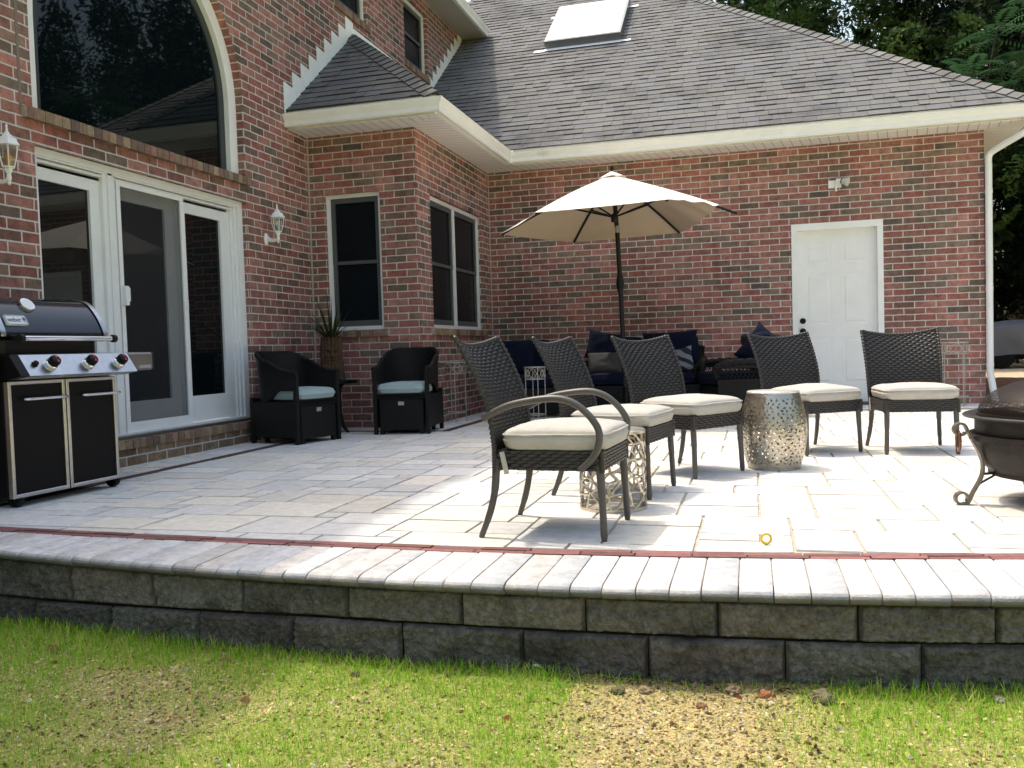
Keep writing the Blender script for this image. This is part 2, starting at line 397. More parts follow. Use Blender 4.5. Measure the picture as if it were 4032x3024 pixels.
def pack(x0, x1, y0, y1, sizes, cell=.118):
    nx = max(1, round((x1 - x0) / cell)); ny = max(1, round((y1 - y0) / cell)); dx = (x1 - x0) / nx; dy = (y1 - y0) / ny
    occ = [[False] * nx for _ in range(ny)]
    for j in range(ny):
        for i in range(nx):
            if occ[j][i]: continue
            opts = sizes[:]; pr_.shuffle(opts); opts.append((1, 1))
            for (w, h) in opts:
                if i + w <= nx and j + h <= ny and all(not occ[j + b][i + a] for a in range(w) for b in range(h)): break
            for a in range(w):
                for b in range(h): occ[j + b][i + a] = True
            paver(x0 + i * dx, x0 + (i + w) * dx, y0 + j * dy, y0 + (j + h) * dy)
big = [(3, 2), (3, 2), (4, 2), (2, 2), (3, 3), (2, 3), (3, 2), (2, 1), (3, 3), (4, 3)]
pack(-3.86, 4.6, 3.0, 7.62, big); pack(-2.76, 4.6, 7.62, 9.70, big)
small = [(3, 2), (2, 2), (3, 1), (2, 3), (1, 2)]
pack(xL + .03, -3.96, 2.9, yB, small); pack(-3.96, -3.18, 7.72, yB, small); pack(-3.18, -2.86, 7.72, yG, small); pack(-2.86, 4.6, 9.80, yG, small)
mb.build('pavers', M['paver'], patio)
mb = MB()
def rb(): k = pr_.uniform(.75, 1.25); return (.085 * k, .055 * k, .052 * k)
def bandx(x0, x1, y0, y1):
    n = max(1, round((x1 - x0) / .2)); d = (x1 - x0) / n
    for i in range(n): mb.box((x0 + (i + .5) * d, (y0 + y1) / 2, -.012), (d - .007, y1 - y0 - .008, .024 + pr_.uniform(-.002, .002)), col=rb(), bev=.003)
def bandy(x0, x1, y0, y1):
    n = max(1, round((y1 - y0) / .2)); d = (y1 - y0) / n
    for i in range(n): mb.box(((x0 + x1) / 2, y0 + (i + .5) * d, -.012), (x1 - x0 - .008, d - .007, .024 + pr_.uniform(-.002, .002)), col=rb(), bev=.003)
bandy(-3.96, -3.86, 3.45, 7.62); bandx(-3.96, -2.76, 7.62, 7.72); bandy(-2.86, -2.76, 7.72, 9.70); bandx(-2.86, 4.6, 9.70, 9.80)
mb.build('dark_border', M['redbrick'], patio)
mb = MB()
for row in (0, 1):
    x = -4.34 + row * .1
    while x < 4.5:
        L = .2 + pr_.uniform(-.015, .015); a, b = x + .0025, x + L - .0025; k = pr_.uniform(.7, 1.25); z = pr_.uniform(-.001, .0025)
        col = (.23 * k, .10 * k, .092 * k)
        def rag(): return pr_.uniform(-.002, .002)
        y = lambda q: yred(q) - .043 * (row + 1)
        p = [(a, y(a) + .002 + rag(), z), (b, y(b) + .002 + rag(), z), (b, y(b) + .041 + rag(), z), (a, y(a) + .041 + rag(), z)]
        q = [(v[0], v[1], -.013) for v in p]
        mb.face(p, col)
        for i in range(4): mb.face([p[i], p[(i + 1) % 4], q[(i + 1) % 4], q[i]], tuple(v * .5 for v in col))
        x += L
mb.build('red_border', M['redbrick'], patio)

# retaining wall: split-face blocks under bullnose coping stones
rw = thing('retaining_wall', 'low grey split-face block wall with rounded coping stones along the lawn edge of the patio', 'wall', (-1, 2.75, -.29))
off = rw.location
mb = MB(); x = -4.36
TH = .043
while x < 4.55:
    w = .101 + pr_.uniform(-.012, .012); a, b = x + .0019, x + w - .0019
    k = pr_.uniform(.84, 1.1); tint = pr_.choice([(1, .985, .96), (.96, .98, 1.0), (1, 1, 1), (1, .97, .93)]); col = tuple(.66 * k * t * w_ for t, w_ in zip(tint, (1, .995, .985)))
    prof = []
    dz = pr_.uniform(-.0015, .0015); dn = pr_.uniform(-.004, .004)
    yb = yred((a + b) / 2) - .089
    prof.append((0, 0)); 
    for i in range(9):
        q = PI / 2 * (1 - i / 4); prof.append((1, q))
    prof.append((2, 0))
    def pt(xx, e, slot):
        yf = yfront(xx) + dn + e * .0; r = TH / 2
        if slot[0] == 0: return V(xx, yb + (yred(xx) - yred((a + b) / 2)), dz)
        if slot[0] == 1: return V(xx, yf + .046 - .052 * math.cos(slot[1]) ** .8 if slot[1] > 0 else yf + r - (r + .006) * math.cos(slot[1]), -r + r * math.sin(slot[1]) + dz * (1 if slot[1] > 0 else 0))
        return V(xx, yb, -TH)
    cols = [a, a + .004, b - .004, b]; sag = [.004, 0, 0, .004]
    vs = []
    for xx, sg in zip(cols, sag):
        for s_ in prof:
            p = pt(xx, 0, s_)
            if sg: p = V(p.x, p.y + (sg if s_[0] == 1 else 0), p.z - (sg * .8 if (s_[0] == 0 or (s_[0] == 1 and s_[1] > .2)) else 0))
            vs.append(p)
    m_ = len(prof); fs = []; cs = []
    for i in range(3):
        for j in range(m_ - 1): fs.append((i * m_ + j, (i + 1) * m_ + j, (i + 1) * m_ + j + 1, i * m_ + j + 1)); cs.append(j)
    b0 = len(mb.v); mb.v += [tuple(v) for v in vs]
    for f, j in zip(fs, cs):
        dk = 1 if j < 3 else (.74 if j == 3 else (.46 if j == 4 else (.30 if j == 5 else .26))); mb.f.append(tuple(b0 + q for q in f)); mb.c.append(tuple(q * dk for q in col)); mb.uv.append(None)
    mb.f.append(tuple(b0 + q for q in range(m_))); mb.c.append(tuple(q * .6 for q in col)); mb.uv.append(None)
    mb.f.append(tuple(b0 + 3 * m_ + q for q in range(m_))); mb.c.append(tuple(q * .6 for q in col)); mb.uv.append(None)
    x += w
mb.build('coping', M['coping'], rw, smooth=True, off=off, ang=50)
def blockrow(z0, z1, x0, dep, name, joints=None):
    mb = MB(); x = x0; i = 0
    while x < 4.5:
        w = .413 if joints is None or i >= len(joints) - 1 else joints[i + 1] - joints[i]
        a, b = x + .0018, x + w - .0018; k = pr_.uniform(.8, 1.2); warm = pr_.uniform(.96, 1.05)
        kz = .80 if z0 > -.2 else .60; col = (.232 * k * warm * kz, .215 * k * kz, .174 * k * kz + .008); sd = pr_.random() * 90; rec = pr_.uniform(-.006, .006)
        def fn(u, v):
            xx = a + (b - a) * u; zz = z0 + .0012 + (z1 - z0 - .0024) * v; lowj = .032 * max(0, -1.5 - xx); zz -= lowj * ((1 - v) if z0 > -.2 else v)
            e = min(u * (b - a), (1 - u) * (b - a), v * (z1 - z0), (1 - v) * (z1 - z0))
            bulge = .022 * sstep(0, .012, e)
            r = (.013 * noise.noise(V(xx * 11, zz * 16, sd)) + .012 * abs(noise.noise(V(xx * 30, zz * 38, sd))) + .010 * abs(noise.noise(V(xx * 75, zz * 85, sd))) + .005 * noise.noise(V(xx * 170, zz * 170, sd))) * sstep(0, .008, e)
            return V(xx, yfront(xx) + dep + .03 + rec - bulge - r, zz)
        mb.grid(fn, 120, 34, col)
        x += w; i += 1
    xb = x0; 
    n = 60
    mb.grid(lambda u, v: V(x0 + (4.5 - x0) * u, yfront(x0 + (4.5 - x0) * u) + dep + .034, z0 - .004 + (z1 - z0 + .004) * v - .032 * max(0, -1.5 - (x0 + (4.5 - x0) * u)) * ((1 - v) if z0 > -.2 else v)), n, 1, (.02, .02, .018))
    mb.build(name, M['block'], rw, smooth=True, off=off, ang=70)
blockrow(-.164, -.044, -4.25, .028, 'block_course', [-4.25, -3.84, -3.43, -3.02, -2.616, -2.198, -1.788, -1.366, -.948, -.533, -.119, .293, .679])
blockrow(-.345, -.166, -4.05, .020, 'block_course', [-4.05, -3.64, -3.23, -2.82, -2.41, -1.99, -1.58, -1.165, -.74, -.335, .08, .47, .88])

# ------------------------------------------------------------------ brick house
HO = V(xL, yB, 0)
house = thing('brick_house', 'red brick house with grey shingle roofs, arched window and sliding patio door', 'house', HO)
def wall(mb, P, u0, u1, z0, z1, holes, dep=.11, sill=True):
    us = sorted({u0, u1} | {h[0] for h in holes} | {h[1] for h in holes}); zs = sorted({z0, z1} | {h[2] for h in holes} | {h[3] for h in holes})
    for i in range(len(us) - 1):
        for j in range(len(zs) - 1):
            cu, cz = (us[i] + us[i + 1]) / 2, (zs[j] + zs[j + 1]) / 2
            if any(h[0] < cu < h[1] and h[2] < cz < h[3] for h in holes): continue
            q = [(us[i], zs[j]), (us[i + 1], zs[j]), (us[i + 1], zs[j + 1]), (us[i], zs[j + 1])]
            mb.face([P(u, z, 0) for u, z in q], uv=q)
    for h in holes:
        if len(h) > 4: continue
        a, b, c, d = h[:4]
        mb.face([P(a, c, 0), P(a, d, 0), P(a, d, dep), P(a, c, dep)], uv=[(a, c), (a, d), (a + dep, d), (a + dep, c)])
        mb.face([P(b, c, 0), P(b, d, 0), P(b, d, dep), P(b, c, dep)], uv=[(b, c), (b, d), (b + dep, d), (b + dep, c)])
        mb.face([P(a, d, 0), P(b, d, 0), P(b, d, dep), P(a, d, dep)], uv=[(a, d), (b, d), (b, d + dep), (a, d + dep)])
        mb.face([P(a, c, 0), P(b, c, 0), P(b, c, dep), P(a, c, dep)], uv=[(a, c), (b, c), (b, c + dep), (a, c + dep)])
def bar(mb, P, u0, u1, z0, z1, d0, d1, col=None):
    q = [P(u, z, d) for d in (d0, d1) for z in (z0, z1) for u in (u0, u1)]
    mb.mesh(q, [(0, 1, 3, 2), (4, 6, 7, 5), (0, 4, 5, 1), (2, 3, 7, 6), (0, 2, 6, 4), (1, 5, 7, 3)], col)
def frame(mb, P, u0, u1, z0, z1, w, d0, d1, col=None):
    l, r, b, t = w
    bar(mb, P, u0, u0 + l, z0, z1, d0, d1, col); bar(mb, P, u1 - r, u1, z0, z1, d0, d1, col)
    bar(mb, P, u0 + l, u1 - r, z0, z0 + b, d0, d1, col); bar(mb, P, u0 + l, u1 - r, z1 - t, z1, d0, d1, col)
def pane(P, u0, u1, z0, z1, d, parent, name='pane', mat='glass'):
    mb = MB(); mb.face([P(u0, z0, d), P(u1, z0, d), P(u1, z1, d), P(u0, z1, d)]); return mb.build(name, M[mat], parent, off=HO)
PL = lambda u, z, d: V(xL - d, u, z); PBF = lambda u, z, d: V(u, yB + d, z); PBR = lambda u, z, d: V(xB - d, u, z); PG = lambda u, z, d: V(u, yG + d, z)
A0, A1, AZ, AS = 4.53, 6.92, 2.365, 3.0; AC = (A0 + A1) / 2; AR = (A1 - A0) / 2; AT = 4.21
mb = MB()
SL = (4.53, 6.91, .19, 2.148); WA = (8.86, 9.67, 4.665, 5.50); WB = (10.84, 11.675, 4.63, 5.50)
wall(mb, PL, -3.0, 14.5, -.8, 5.705, [(A0, A1, AZ, AT, 1), SL, WA, WB])
n = 40
for i in range(n):      # arch spandrels and reveal
    t0, t1 = PI - PI * i / n, PI - PI * (i + 1) / n
    a = (AC + AR * math.cos(t0), AS + AR * math.sin(t0)); b = (AC + AR * math.cos(t1), AS + AR * math.sin(t1))
    q = [a, b, (b[0], AT), (a[0], AT)]; mb.face([PL(u, z, 0) for u, z in q], uv=q)
    mb.face([PL(*a, 0), PL(*b, 0), PL(*b, .12), PL(*a, .12)], uv=[(0, i * .094), (0, i * .094 + .094), (.12, i * .094 + .094), (.12, i * .094)])
for u in (A0, A1): mb.face([PL(u, AZ, 0), PL(u, AS, 0), PL(u, AS, .12), PL(u, AZ, .12)], uv=[(u, AZ), (u, AS), (u + .12, AS), (u + .12, AZ)])
mb.face([PL(A0, AZ, 0), PL(A1, AZ, 0), PL(A1, AZ, .12), PL(A0, AZ, .12)])
mb.build('main_wall', M['brick'], house, off=HO)
mb = MB()
WBF = (-4.19, -3.575, .995, 2.385); WBR = (8.44, 10.19, .995, 2.385)
wall(mb, PBF, xL, xB, -.05, 3.0, [WBF], .09); wall(mb, PBR, yB, yG, -.05, 3.0, [WBR], .09)
mb.build('bay_wall', M['brick'], house, off=HO)
mb = MB(); DR = (.456, 1.436, .03, 2.085)
wall(mb, PG, xB, xR, -.05, 3.0, [DR], .10)
wall(mb, lambda u, z, d: V(xR - d, u, z), yG, yG + 9, -.05, 3.0, [], .1)
mb.build('garage_wall', M['brick'], house, off=HO)
# rowlock sills: separate bricks set in mortar
def rowlock(P, u0, u1, z0, z1, out, name, w=.072, lean=0):
    mb = MB(); nn = max(1, round((u1 - u0) / w)); d = (u1 - u0) / nn
    for i in range(nn):
        k = pr_.uniform(.75, 1.2); base = pr_.choice([(.30, .215, .135), (.26, .185, .115), (.22, .15, .10), (.27, .15, .11), (.16, .11, .085)])
        a, b = u0 + i * d + .004, u0 + (i + 1) * d - .004; o = out + pr_.uniform(-.003, .003)
        bar(mb, P, a, b, z0, z1, -o, .06, tuple(k * q for q in base))
    bar(mb, P, u0, u1, z0 + .002, z1 - .004, -out + .006, .055, (.36, .33, .28))
    mb.build(name, M['tanbrick'], house, off=HO)
rowlock(PL, 4.44, 6.95, 2.292, 2.363, .045, 'brick_sill')
rowlock(PL, 3.9, 7.02, .125, .188, .075, 'door_step')
mb = MB(); bar(mb, PL, 3.9, 7.02, -.04, .122, -.05, .02); mb.build('step_base', brickmat('step_brick', tan=1), house, off=HO)
rowlock(PBF, WBF[0] - .06, WBF[1] + .05, .925, .993, .03, 'brick_sill'); rowlock(PBR, WBR[0] - .06, WBR[1] + .06, .925, .993, .03, 'brick_sill')
rowlock(PL, WA[0] - .05, WA[1] + .05, 4.585, 4.663, .02, 'brick_sill'); rowlock(PL, WB[0] - .05, WB[1] + .05, 4.55, 4.628, .02, 'brick_sill')
# caulk joints in the brickwork
M['caulk'] = pm('caulk', (.42, .39, .35), .8)
mb = MB(); bar(mb, PBF, xL + .001, xL + .018, .0, 2.975, -.004, .0); mb.build('corner_joint', M['caulk'], house, off=HO)
mb = MB(); bar(mb, PG, xB + .001, xB + .014, .0, 2.97, -.004, 0); mb.build('corner_joint', M['caulk'], house, off=HO)
mb = MB(); bar(mb, PL, 4.425, 4.447, 2.37, 5.5, -.003, 0); mb.build('wall_joint', pm('joint_line', (.20, .165, .14), .9), house, off=HO)

# arched window
def archpath(i, bi, n=36):
    p = [(A0 + i, AZ + bi)]
    for k in range(n + 1):
        t = PI - PI * k / n; p.append((AC + (AR - i) * math.cos(t), AS + (AR - i) * math.sin(t)))
    p.append((A1 - i, AZ + bi)); return p
def archring(mb, i0, b0, i1, b1, d0, d1):
    a = archpath(i0, b0); b = archpath(i1, b1); n = len(a)
    for k in range(n):
        l = (k + 1) % n
        mb.face([PL(*a[k], d0), PL(*a[l], d0), PL(*b[l], d0), PL(*b[k], d0)]); mb.face([PL(*b[k], d0), PL(*b[l], d0), PL(*b[l], d1), PL(*b[k], d1)])
mb = MB(); archring(mb, .0, .0, .115, .022, .07, .13); aw = mb.build('arched_window', M['white'], house, off=HO)
mb = MB(); archring(mb, .112, .02, .19, .03, .115, .14); mb.build('sash', pm('dark_sash', (.035, .04, .042), .4), aw, off=HO)
mb = MB(); mb.face([PL(u, z, .13) for u, z in archpath(.15, .02)]); mb.build('pane', M['glass'], aw, off=HO)

# sliding patio door
mb = MB(); frame(mb, PL, SL[0], SL[1], SL[2], SL[3], (.06, .075, .035, .05), .045, .17)
for k, (a, b) in enumerate(((.05, .012), (.075, .008), (.10, .01))): bar(mb, PL, SL[0] + .06, SL[1] - .075, SL[3] - a - .012, SL[3] - a + .006, .055 + k * .02, .17)
for k in range(3): bar(mb, PL, SL[1] - .075 - .03 * (k + 1), SL[1] - .075 - .03 * k, SL[2] + .036, SL[3] - .05, .065 + .018 * k, .17)
for k, (a, b) in enumerate(((5.19, 5.235), (5.235, 5.275), (5.275, 5.315))): bar(mb, PL, a, b, SL[2] + .036, SL[3] - .05, .055 + .012 * ((k + 1) % 2), .17)
sd = mb.build('sliding_door', M['trim'], house, off=HO)
def panel(u0, u1, d, w, mat, name):
    mb = MB(); frame(mb, PL, u0, u1, .235, 2.055, w, d, d + .035); q = mb.build(name, mat, sd, off=HO); return q
panel(4.56, 5.19, .095, (.08, .095, .20, .10), M['trim'], 'door_panel'); pane(PL, 4.62, 5.12, .42, 1.98, .115, sd)
panel(5.30, 6.14, .132, (.10, .20, .21, .11), M['trim'], 'door_panel'); pane(PL, 5.38, 5.97, .42, 1.97, .150, sd)
panel(6.06, 6.735, .095, (.09, .10, .21, .105), M['trim'], 'door_panel'); pane(PL, 6.13, 6.66, .42, 1.975, .115, sd)
mb = MB(); frame(mb, PL, 5.33, 6.10, .222, 2.065, (.038, .042, .075, .035), .066, .088); mb.build('screen_frame', M['white'], sd, off=HO)
m, nt, b, out = newmat('insect_screen'); tr = N(nt, 'ShaderNodeBsdfTransparent'); mx = N(nt, 'ShaderNodeMixShader'); mx.inputs[0].default_value = .52
b.inputs['Base Color'].default_value = (.018, .019, .021, 1); b.inputs['Roughness'].default_value = .8
nt.links.new(tr.outputs[0], mx.inputs[1]); nt.links.new(b.outputs[0], mx.inputs[2]); nt.links.new(mx.outputs[0], out.inputs[0]); M['screen'] = m
mb = MB(); mb.face([PL(5.36, .29, .078), PL(6.065, .29, .078), PL(6.065, 2.035, .078), PL(5.36, 2.035, .078)]); mb.build('insect_screen', M['screen'], sd, off=HO)
mb = MB(); bar(mb, PL, 5.34, 5.372, 1.16, 1.30, .03, .066); bar(mb, PL, 5.372, 5.39, 1.19, 1.29, .034, .066); mb.build('handle', M['white'], sd, off=HO); mb = MB(); bar(mb, PL, 6.075, 6.09, 1.16, 1.23, .05, .066); mb.build('latch', M['white'], sd, off=HO)
mb = MB(); bar(mb, PL, SL[0], SL[1], SL[2] - .002, SL[2] + .02, -.02, .05); mb.build('threshold', pm('bronze_threshold', (.16, .15, .135), .4, .6), sd, off=HO)

# double hung windows
M['sash'] = pm('screened_sash', (.075, .08, .082), .5)
def dhung(P, u0, u1, z0, z1, d=.045, name='window', single=True, mull=None, fw=.04, topcut=False):
    mb = MB(); frame(mb, P, u0, u1, z0, z1, (fw, fw, fw, fw), d, d + .05)
    bays = [(u0 + fw, u1 - fw)]
    if mull: bar(mb, P, mull - .02, mull + .02, z0 + fw, z1 - fw, d, d + .05); bays = [(u0 + fw, mull - .02), (mull + .02, u1 - fw)]
    w = mb.build(name, M['trim'], house, off=HO)
    for a, b in bays:
        mb = MB(); zm = (z0 + z1) / 2
        frame(mb, P, a, b, zm - .02, z1 - fw, (.045, .045, .035, .05), d + .02, d + .04)
        frame(mb, P, a, b, z0 + fw, zm + .015, (.045, .045, .06, .035), d + .026, d + .046); mb.build('sash', M['sash'], w, off=HO)
        pane(P, a + .02, b - .02, z0 + fw + .03, z1 - fw - .02, d + .044, w, mat='wglass')
    return w
dhung(PBF, *WBF); dhung(PBR, *WBR, mull=9.30); dhung(PL, *WA); dhung(PL, *WB)

# white six-panel side door
mb = MB(); frame(mb, PG, DR[0] - .001, DR[1] + .001, DR[2], DR[3], (.062, .062, .001, .075), -.012, .11); gd = mb.build('side_door', M['white'], house, off=HO)
mb = MB(); D0, D1 = DR[0] + .06, DR[1] - .06; bar(mb, PG, D0, D1, DR[2], DR[3] - .07, .072, .10)
w_ = D1 - D0
for c0, c1 in ((.10, .44), (.56, .90)):
    for z0, z1 in ((.24, .78), (.92, 1.52), (1.62, 1.86)):
        a, b = D0 + w_ * c0, D0 + w_ * c1
        for (i0, i1, e0, e1) in ((0, .02, .071, .079), (.02, .045, .079, .067), (.045, None, .067, .067)):
            r0 = (a + i0, b - i0, z0 + i0, z1 - i0)
            if i1 is None: mb.face([PG(r0[0], r0[2], e0), PG(r0[1], r0[2], e0), PG(r0[1], r0[3], e0), PG(r0[0], r0[3], e0)]); continue
            r1 = (a + i1, b - i1, z0 + i1, z1 - i1)
            o_ = [(r0[0], r0[2]), (r0[1], r0[2]), (r0[1], r0[3]), (r0[0], r0[3])]; n_ = [(r1[0], r1[2]), (r1[1], r1[2]), (r1[1], r1[3]), (r1[0], r1[3])]
            dd0, dd1 = (.0705, .083) if i0 == 0 else (.083, .0675)
            for k in range(4): mb.face([PG(*o_[k], e0 if i0 else .0705), PG(*o_[(k + 1) % 4], e0 if i0 else .0705), PG(*n_[(k + 1) % 4], e1), PG(*n_[k], e1)])
mb.build('door_slab', M['white'], gd, off=HO)
for nm, z in (('deadbolt', .975), ('door_knob', .855)):
    mb = MB(); ry = Matrix.Rotation(PI / 2, 3, 'X')
    if nm == 'deadbolt': mb.lathe([(.034, 0), (.034, .012), (.016, .016), (.012, .022)], 16, PG(D0 + .055, z, .072), mat=ry)
    else: mb.lathe([(.036, 0), (.034, .01), (.012, .014), (.012, .035), (.028, .045), (.03, .06), (.018, .072)], 16, PG(D0 + .055, z, .072), mat=ry)
    mb.build(nm, M['black'], gd, smooth=True, off=HO)
mb = MB(); bar(mb, PG, DR[0], DR[1], -.01, .032, -.06, .1); mb.build('threshold', pm('door_threshold', (.10, .09, .08), .5, .5), gd, off=HO)

# ------------------------------------------------------------------ roofs
rr = random.Random(11)
def span(poly, v):
    xs_ = []
    n = len(poly)
    for i in range(n):
        (u0, v0), (u1, v1) = poly[i], poly[(i + 1) % n]
        if (v0 <= v <= v1) or (v1 <= v <= v0):
            if abs(v1 - v0) < 1e-9: xs_ += [u0, u1]
            else: xs_.append(u0 + (u1 - u0) * (v - v0) / (v1 - v0))
    return (min(xs_), max(xs_)) if xs_ else None
def shingles(mb, P, poly, course=.13, tone=1.0):
    vmax = max(p[1] for p in poly); v = min(p[1] for p in poly)
    while v < vmax - .01:
        v1 = min(v + course, vmax); s0 = span(poly, v + 1e-6); s1 = span(poly, v1 - 1e-6)
        if not s0 or not s1: break
        u = min(s0[0], s1[0]) - rr.random() * .25; uend = max(s0[1], s1[1]); row = rr.uniform(.93, 1.07)
        while u < uend:
            w = rr.choice([.11, .14, .17, .2, .24]); a, b = u, u + w - .003
            thick = rr.random() < .45; h = .016 if thick else .010; k = rr.uniform(.90, 1.07) * row * tone
            if thick: k *= .97
            tint = rr.choice([(1, 1, 1), (1.02, 1, .97), (.97, .985, 1.03)]); col = tuple(q * k * t for t, q in zip(tint, (.182, .182, .180)))
            c = lambda q, s: min(max(q, s[0]), s[1])
            a0, b0, a1, b1 = c(a, s0), c(b, s0), c(a, s1), c(b, s1)
            if b0 - a0 > .002 or b1 - a1 > .002:
                dv = rr.uniform(-.003, .003)
                p = [P(a0, v + dv, h), P(b0, v + dv, h), P(b1, v1 + .01, .003), P(a1, v1 + .01, .003)]
                mb.face(p, col); mb.face([P(a0, v + dv, -.002), P(b0, v + dv, -.002), p[1], p[0]], tuple(q * .35 for q in col))
            u += w
        v += course
SLP = math.hypot(1, PITCH)
def plane_y(y0, z0): return lambda u, v, h: V(u, y0 + v / SLP - h * PITCH / SLP, z0 + v * PITCH / SLP + h / SLP)
def plane_x(x0, z0): return lambda u, v, h: V(x0 - v / SLP + h * PITCH / SLP, u, z0 + v * PITCH / SLP + h / SLP)
ye = yG - OV; xe = xR + OV; xbe = xB + OV; ybe = yB - OV; E = .045
mb = MB()
gp = [(xbe - E, 0), (xe - E, 0), (-3.25, 6.15 * SLP), (-4.85, 4.6 * SLP), (xL - .02, 1.62 * SLP)]
shingles(mb, plane_y(ye + E, zG + E * PITCH), gp)
mb.build('garage_roof', M['shingle'], house, off=HO)
mb = MB()       # roof deck so that nothing shows between tabs, and the far roof slopes
P_ = plane_y(ye + E, zG + E * PITCH); mb.face([P_(u, v, -.004) for u, v in gp], (.03, .03, .03))
mb.face([(xe - .02, ye + .02, zG), (xe - .02, ye + 12.3, zG), (-3.25, 16.24, zG + 6.15 * PITCH)], (.14, .14, .14))
mb.face([(xe - .02, ye + 12.3, zG), (-4.9, ye + 12.3, zG), (-3.25, 16.24, zG + 6.15 * PITCH)], (.14, .14, .14))
mb.build('garage_roof_deck', M['shingle'], house, off=HO)
mb = MB(); bt = (xbe - xL)
shingles(mb, plane_y(ybe + E, zG + E * PITCH), [(xL, 0), (xbe - E, 0), (xL, (bt - E) * SLP)], tone=.9)
shingles(mb, plane_x(xbe - E, zG + E * PITCH), [(ybe + E, 0), (ye + E, 0), (ye + bt, (bt - E) * SLP), (ybe + bt, (bt - E) * SLP)], tone=.9)
mb.face([plane_y(ybe + E, zG + E * PITCH)(u, v, -.004) for u, v in [(xL, 0), (xbe - E, 0), (xL, (bt - E) * SLP)]], (.03, .03, .03))
mb.build('bay_roof', M['shingle'], house, off=HO)
def hipcaps(A, B, n1, n2, wd=.105, ex=.135, tone=1.0, name='hip_caps'):
    A, B = V(*A), V(*B); d = B - A; L = d.length; d.normalize(); n1, n2 = V(*n1).normalized(), V(*n2).normalized()
    s1 = n1.cross(d); s1 = s1 if s1.z < 0 else -s1; s2 = n2.cross(d); s2 = s2 if s2.z < 0 else -s2
    up = (n1 + n2).normalized(); mb = MB(); t = 0
    while t < L:
        k = rr.uniform(.85, 1.15) * tone; col = (.20 * k, .197 * k, .19 * k)
        for s_, nn in ((s1, n1), (s2, n2)):
            p = [A + d * t + up * .035, A + d * (t + ex + .03) + up * .018, A + d * (t + ex + .03) + s_ * wd + nn * .010, A + d * t + s_ * wd + nn * .024]
            mb.face(p, col); mb.face([p[0], p[3], p[3] - nn * .02, p[0] - up * .02], tuple(q * .35 for q in col)); mb.face([p[3], p[2], p[2] - nn * .012, p[3] - nn * .024], tuple(q * .35 for q in col))
        t += ex
    mb.build(name, M['shingle'], house, off=HO)
nF, nR = (0, -PITCH, 1), (PITCH, 0, 1)
hipcaps((xe - E, ye + E, zG + E * PITCH), (-3.25, ye + 6.15, zG + 6.15 * PITCH), nF, nR)
hipcaps((xbe - E, ybe + E, zG + E * PITCH), (xL, ybe + bt, zG + bt * PITCH), nF, nR, wd=.12, tone=.85)
hipcaps((-4.85, ye + 4.6, zG + 4.6 * PITCH), (-3.25, ye + 6.2, zG + 6.15 * PITCH), nF, (-PITCH, 0, 1), tone=1.1)
# main house roof with soffit and gutter along the eave
mx0 = xL + OV
mb = MB(); mb.face([(mx0 - .03, -3.5, 5.79), (mx0 - .03, 13.5, 5.79), (-8.4, 13.5, 9.35), (-8.4, -3.5, 9.35)], (.15, .15, .15)); mb.face([(-8.4, -3.5, 9.35), (-8.4, 13.5, 9.35), (-12.9, 13.5, 5.79), (-12.9, -3.5, 5.79)], (.15, .15, .15))
mb.face([(mx0 - .03, -3.5, 5.79), (-8.4, -3.5, 9.35), (-12.9, -3.5, 5.79)], (.15, .15, .15)); mb.build('main_roof', M['shingle'], house, off=HO)
def gutter(path, z0, z1, name, o0=0.0):
    """K-style gutter swept along eave corner points; path items are (x, y, outward x, outward y)"""
    mb = MB(); h = z1 - z0
    prof = [(-.085, z0 + .012), (-.02, z0), (-.008, z0 + .012), (-.012, z0 + h * .42), (.004, z0 + h * .60), (.016, z0 + h * .80), (.016, z1 - .004), (.022, z1), (.012, z1 + .001), (.004, z1 - .012), (-.09, z1 - .02)]
    pts = [[(x + ox * d, y + oy * d, z) for d, z in prof] for x, y, ox, oy in path]
    for i in range(len(pts) - 1):
        for j in range(len(prof) - 1): mb.face([pts[i][j], pts[i + 1][j], pts[i + 1][j + 1], pts[i][j + 1]])
    mb.face(pts[0]); mb.face(pts[-1])
    return mb.build(name, M['gutter'], house, off=HO)
gut = gutter([(xL, ybe, 0, -1), (xbe, ybe, 1, -1), (xbe, ye, 1, -1), (xe, ye, 1, -1), (xe, ye + 9, 1, 0)], 2.987, zG, 'gutter')
gutter([(mx0, -3.5, 1, 0), (mx0, 13.34, 1, 0)], 5.70, 5.82, 'gutter')
m = pm('soffit_panels', (.60, .585, .54), .5); nt = m.node_tree; b = [q for q in nt.nodes if q.type == 'BSDF_PRINCIPLED'][0]
uvn = N(nt, 'ShaderNodeUVMap', uv_map='UVMap'); br = N(nt, 'ShaderNodeTexBrick', offset=0.0)
for k, v in (('Scale', 1.0), ('Mortar Size', .006), ('Mortar Smooth', .3), ('Brick Width', .1), ('Row Height', 4.0)): br.inputs[k].default_value = v
br.inputs['Color1'].default_value = (.78, .77, .74, 1); br.inputs['Color2'].default_value = (.76, .75, .72, 1); br.inputs['Mortar'].default_value = (.42, .40, .36, 1)
nt.links.new(uvn.outputs[0], br.inputs['Vector']); nt.links.new(br.outputs[0], b.inputs['Base Color']); M['soffit'] = m
mb = MB(); zs_ = 2.976; i_ = .060
def sof(pts, uvs): mb.face([(x, y, zs_) for x, y in pts], uv=uvs)
sof([(xL, ybe + i_), (xbe - i_, ybe + i_), (xB, yB), (xL, yB)], [(xL, 1), (xbe - i_, 1), (xB, 1.4), (xL, 1.4)])
sof([(xbe - i_, ybe + i_), (xbe - i_, ye + i_), (xB, yG), (xB, yB)], [(ybe, 1), (ye, 1), (yG, 1.4), (yB, 1.4)])
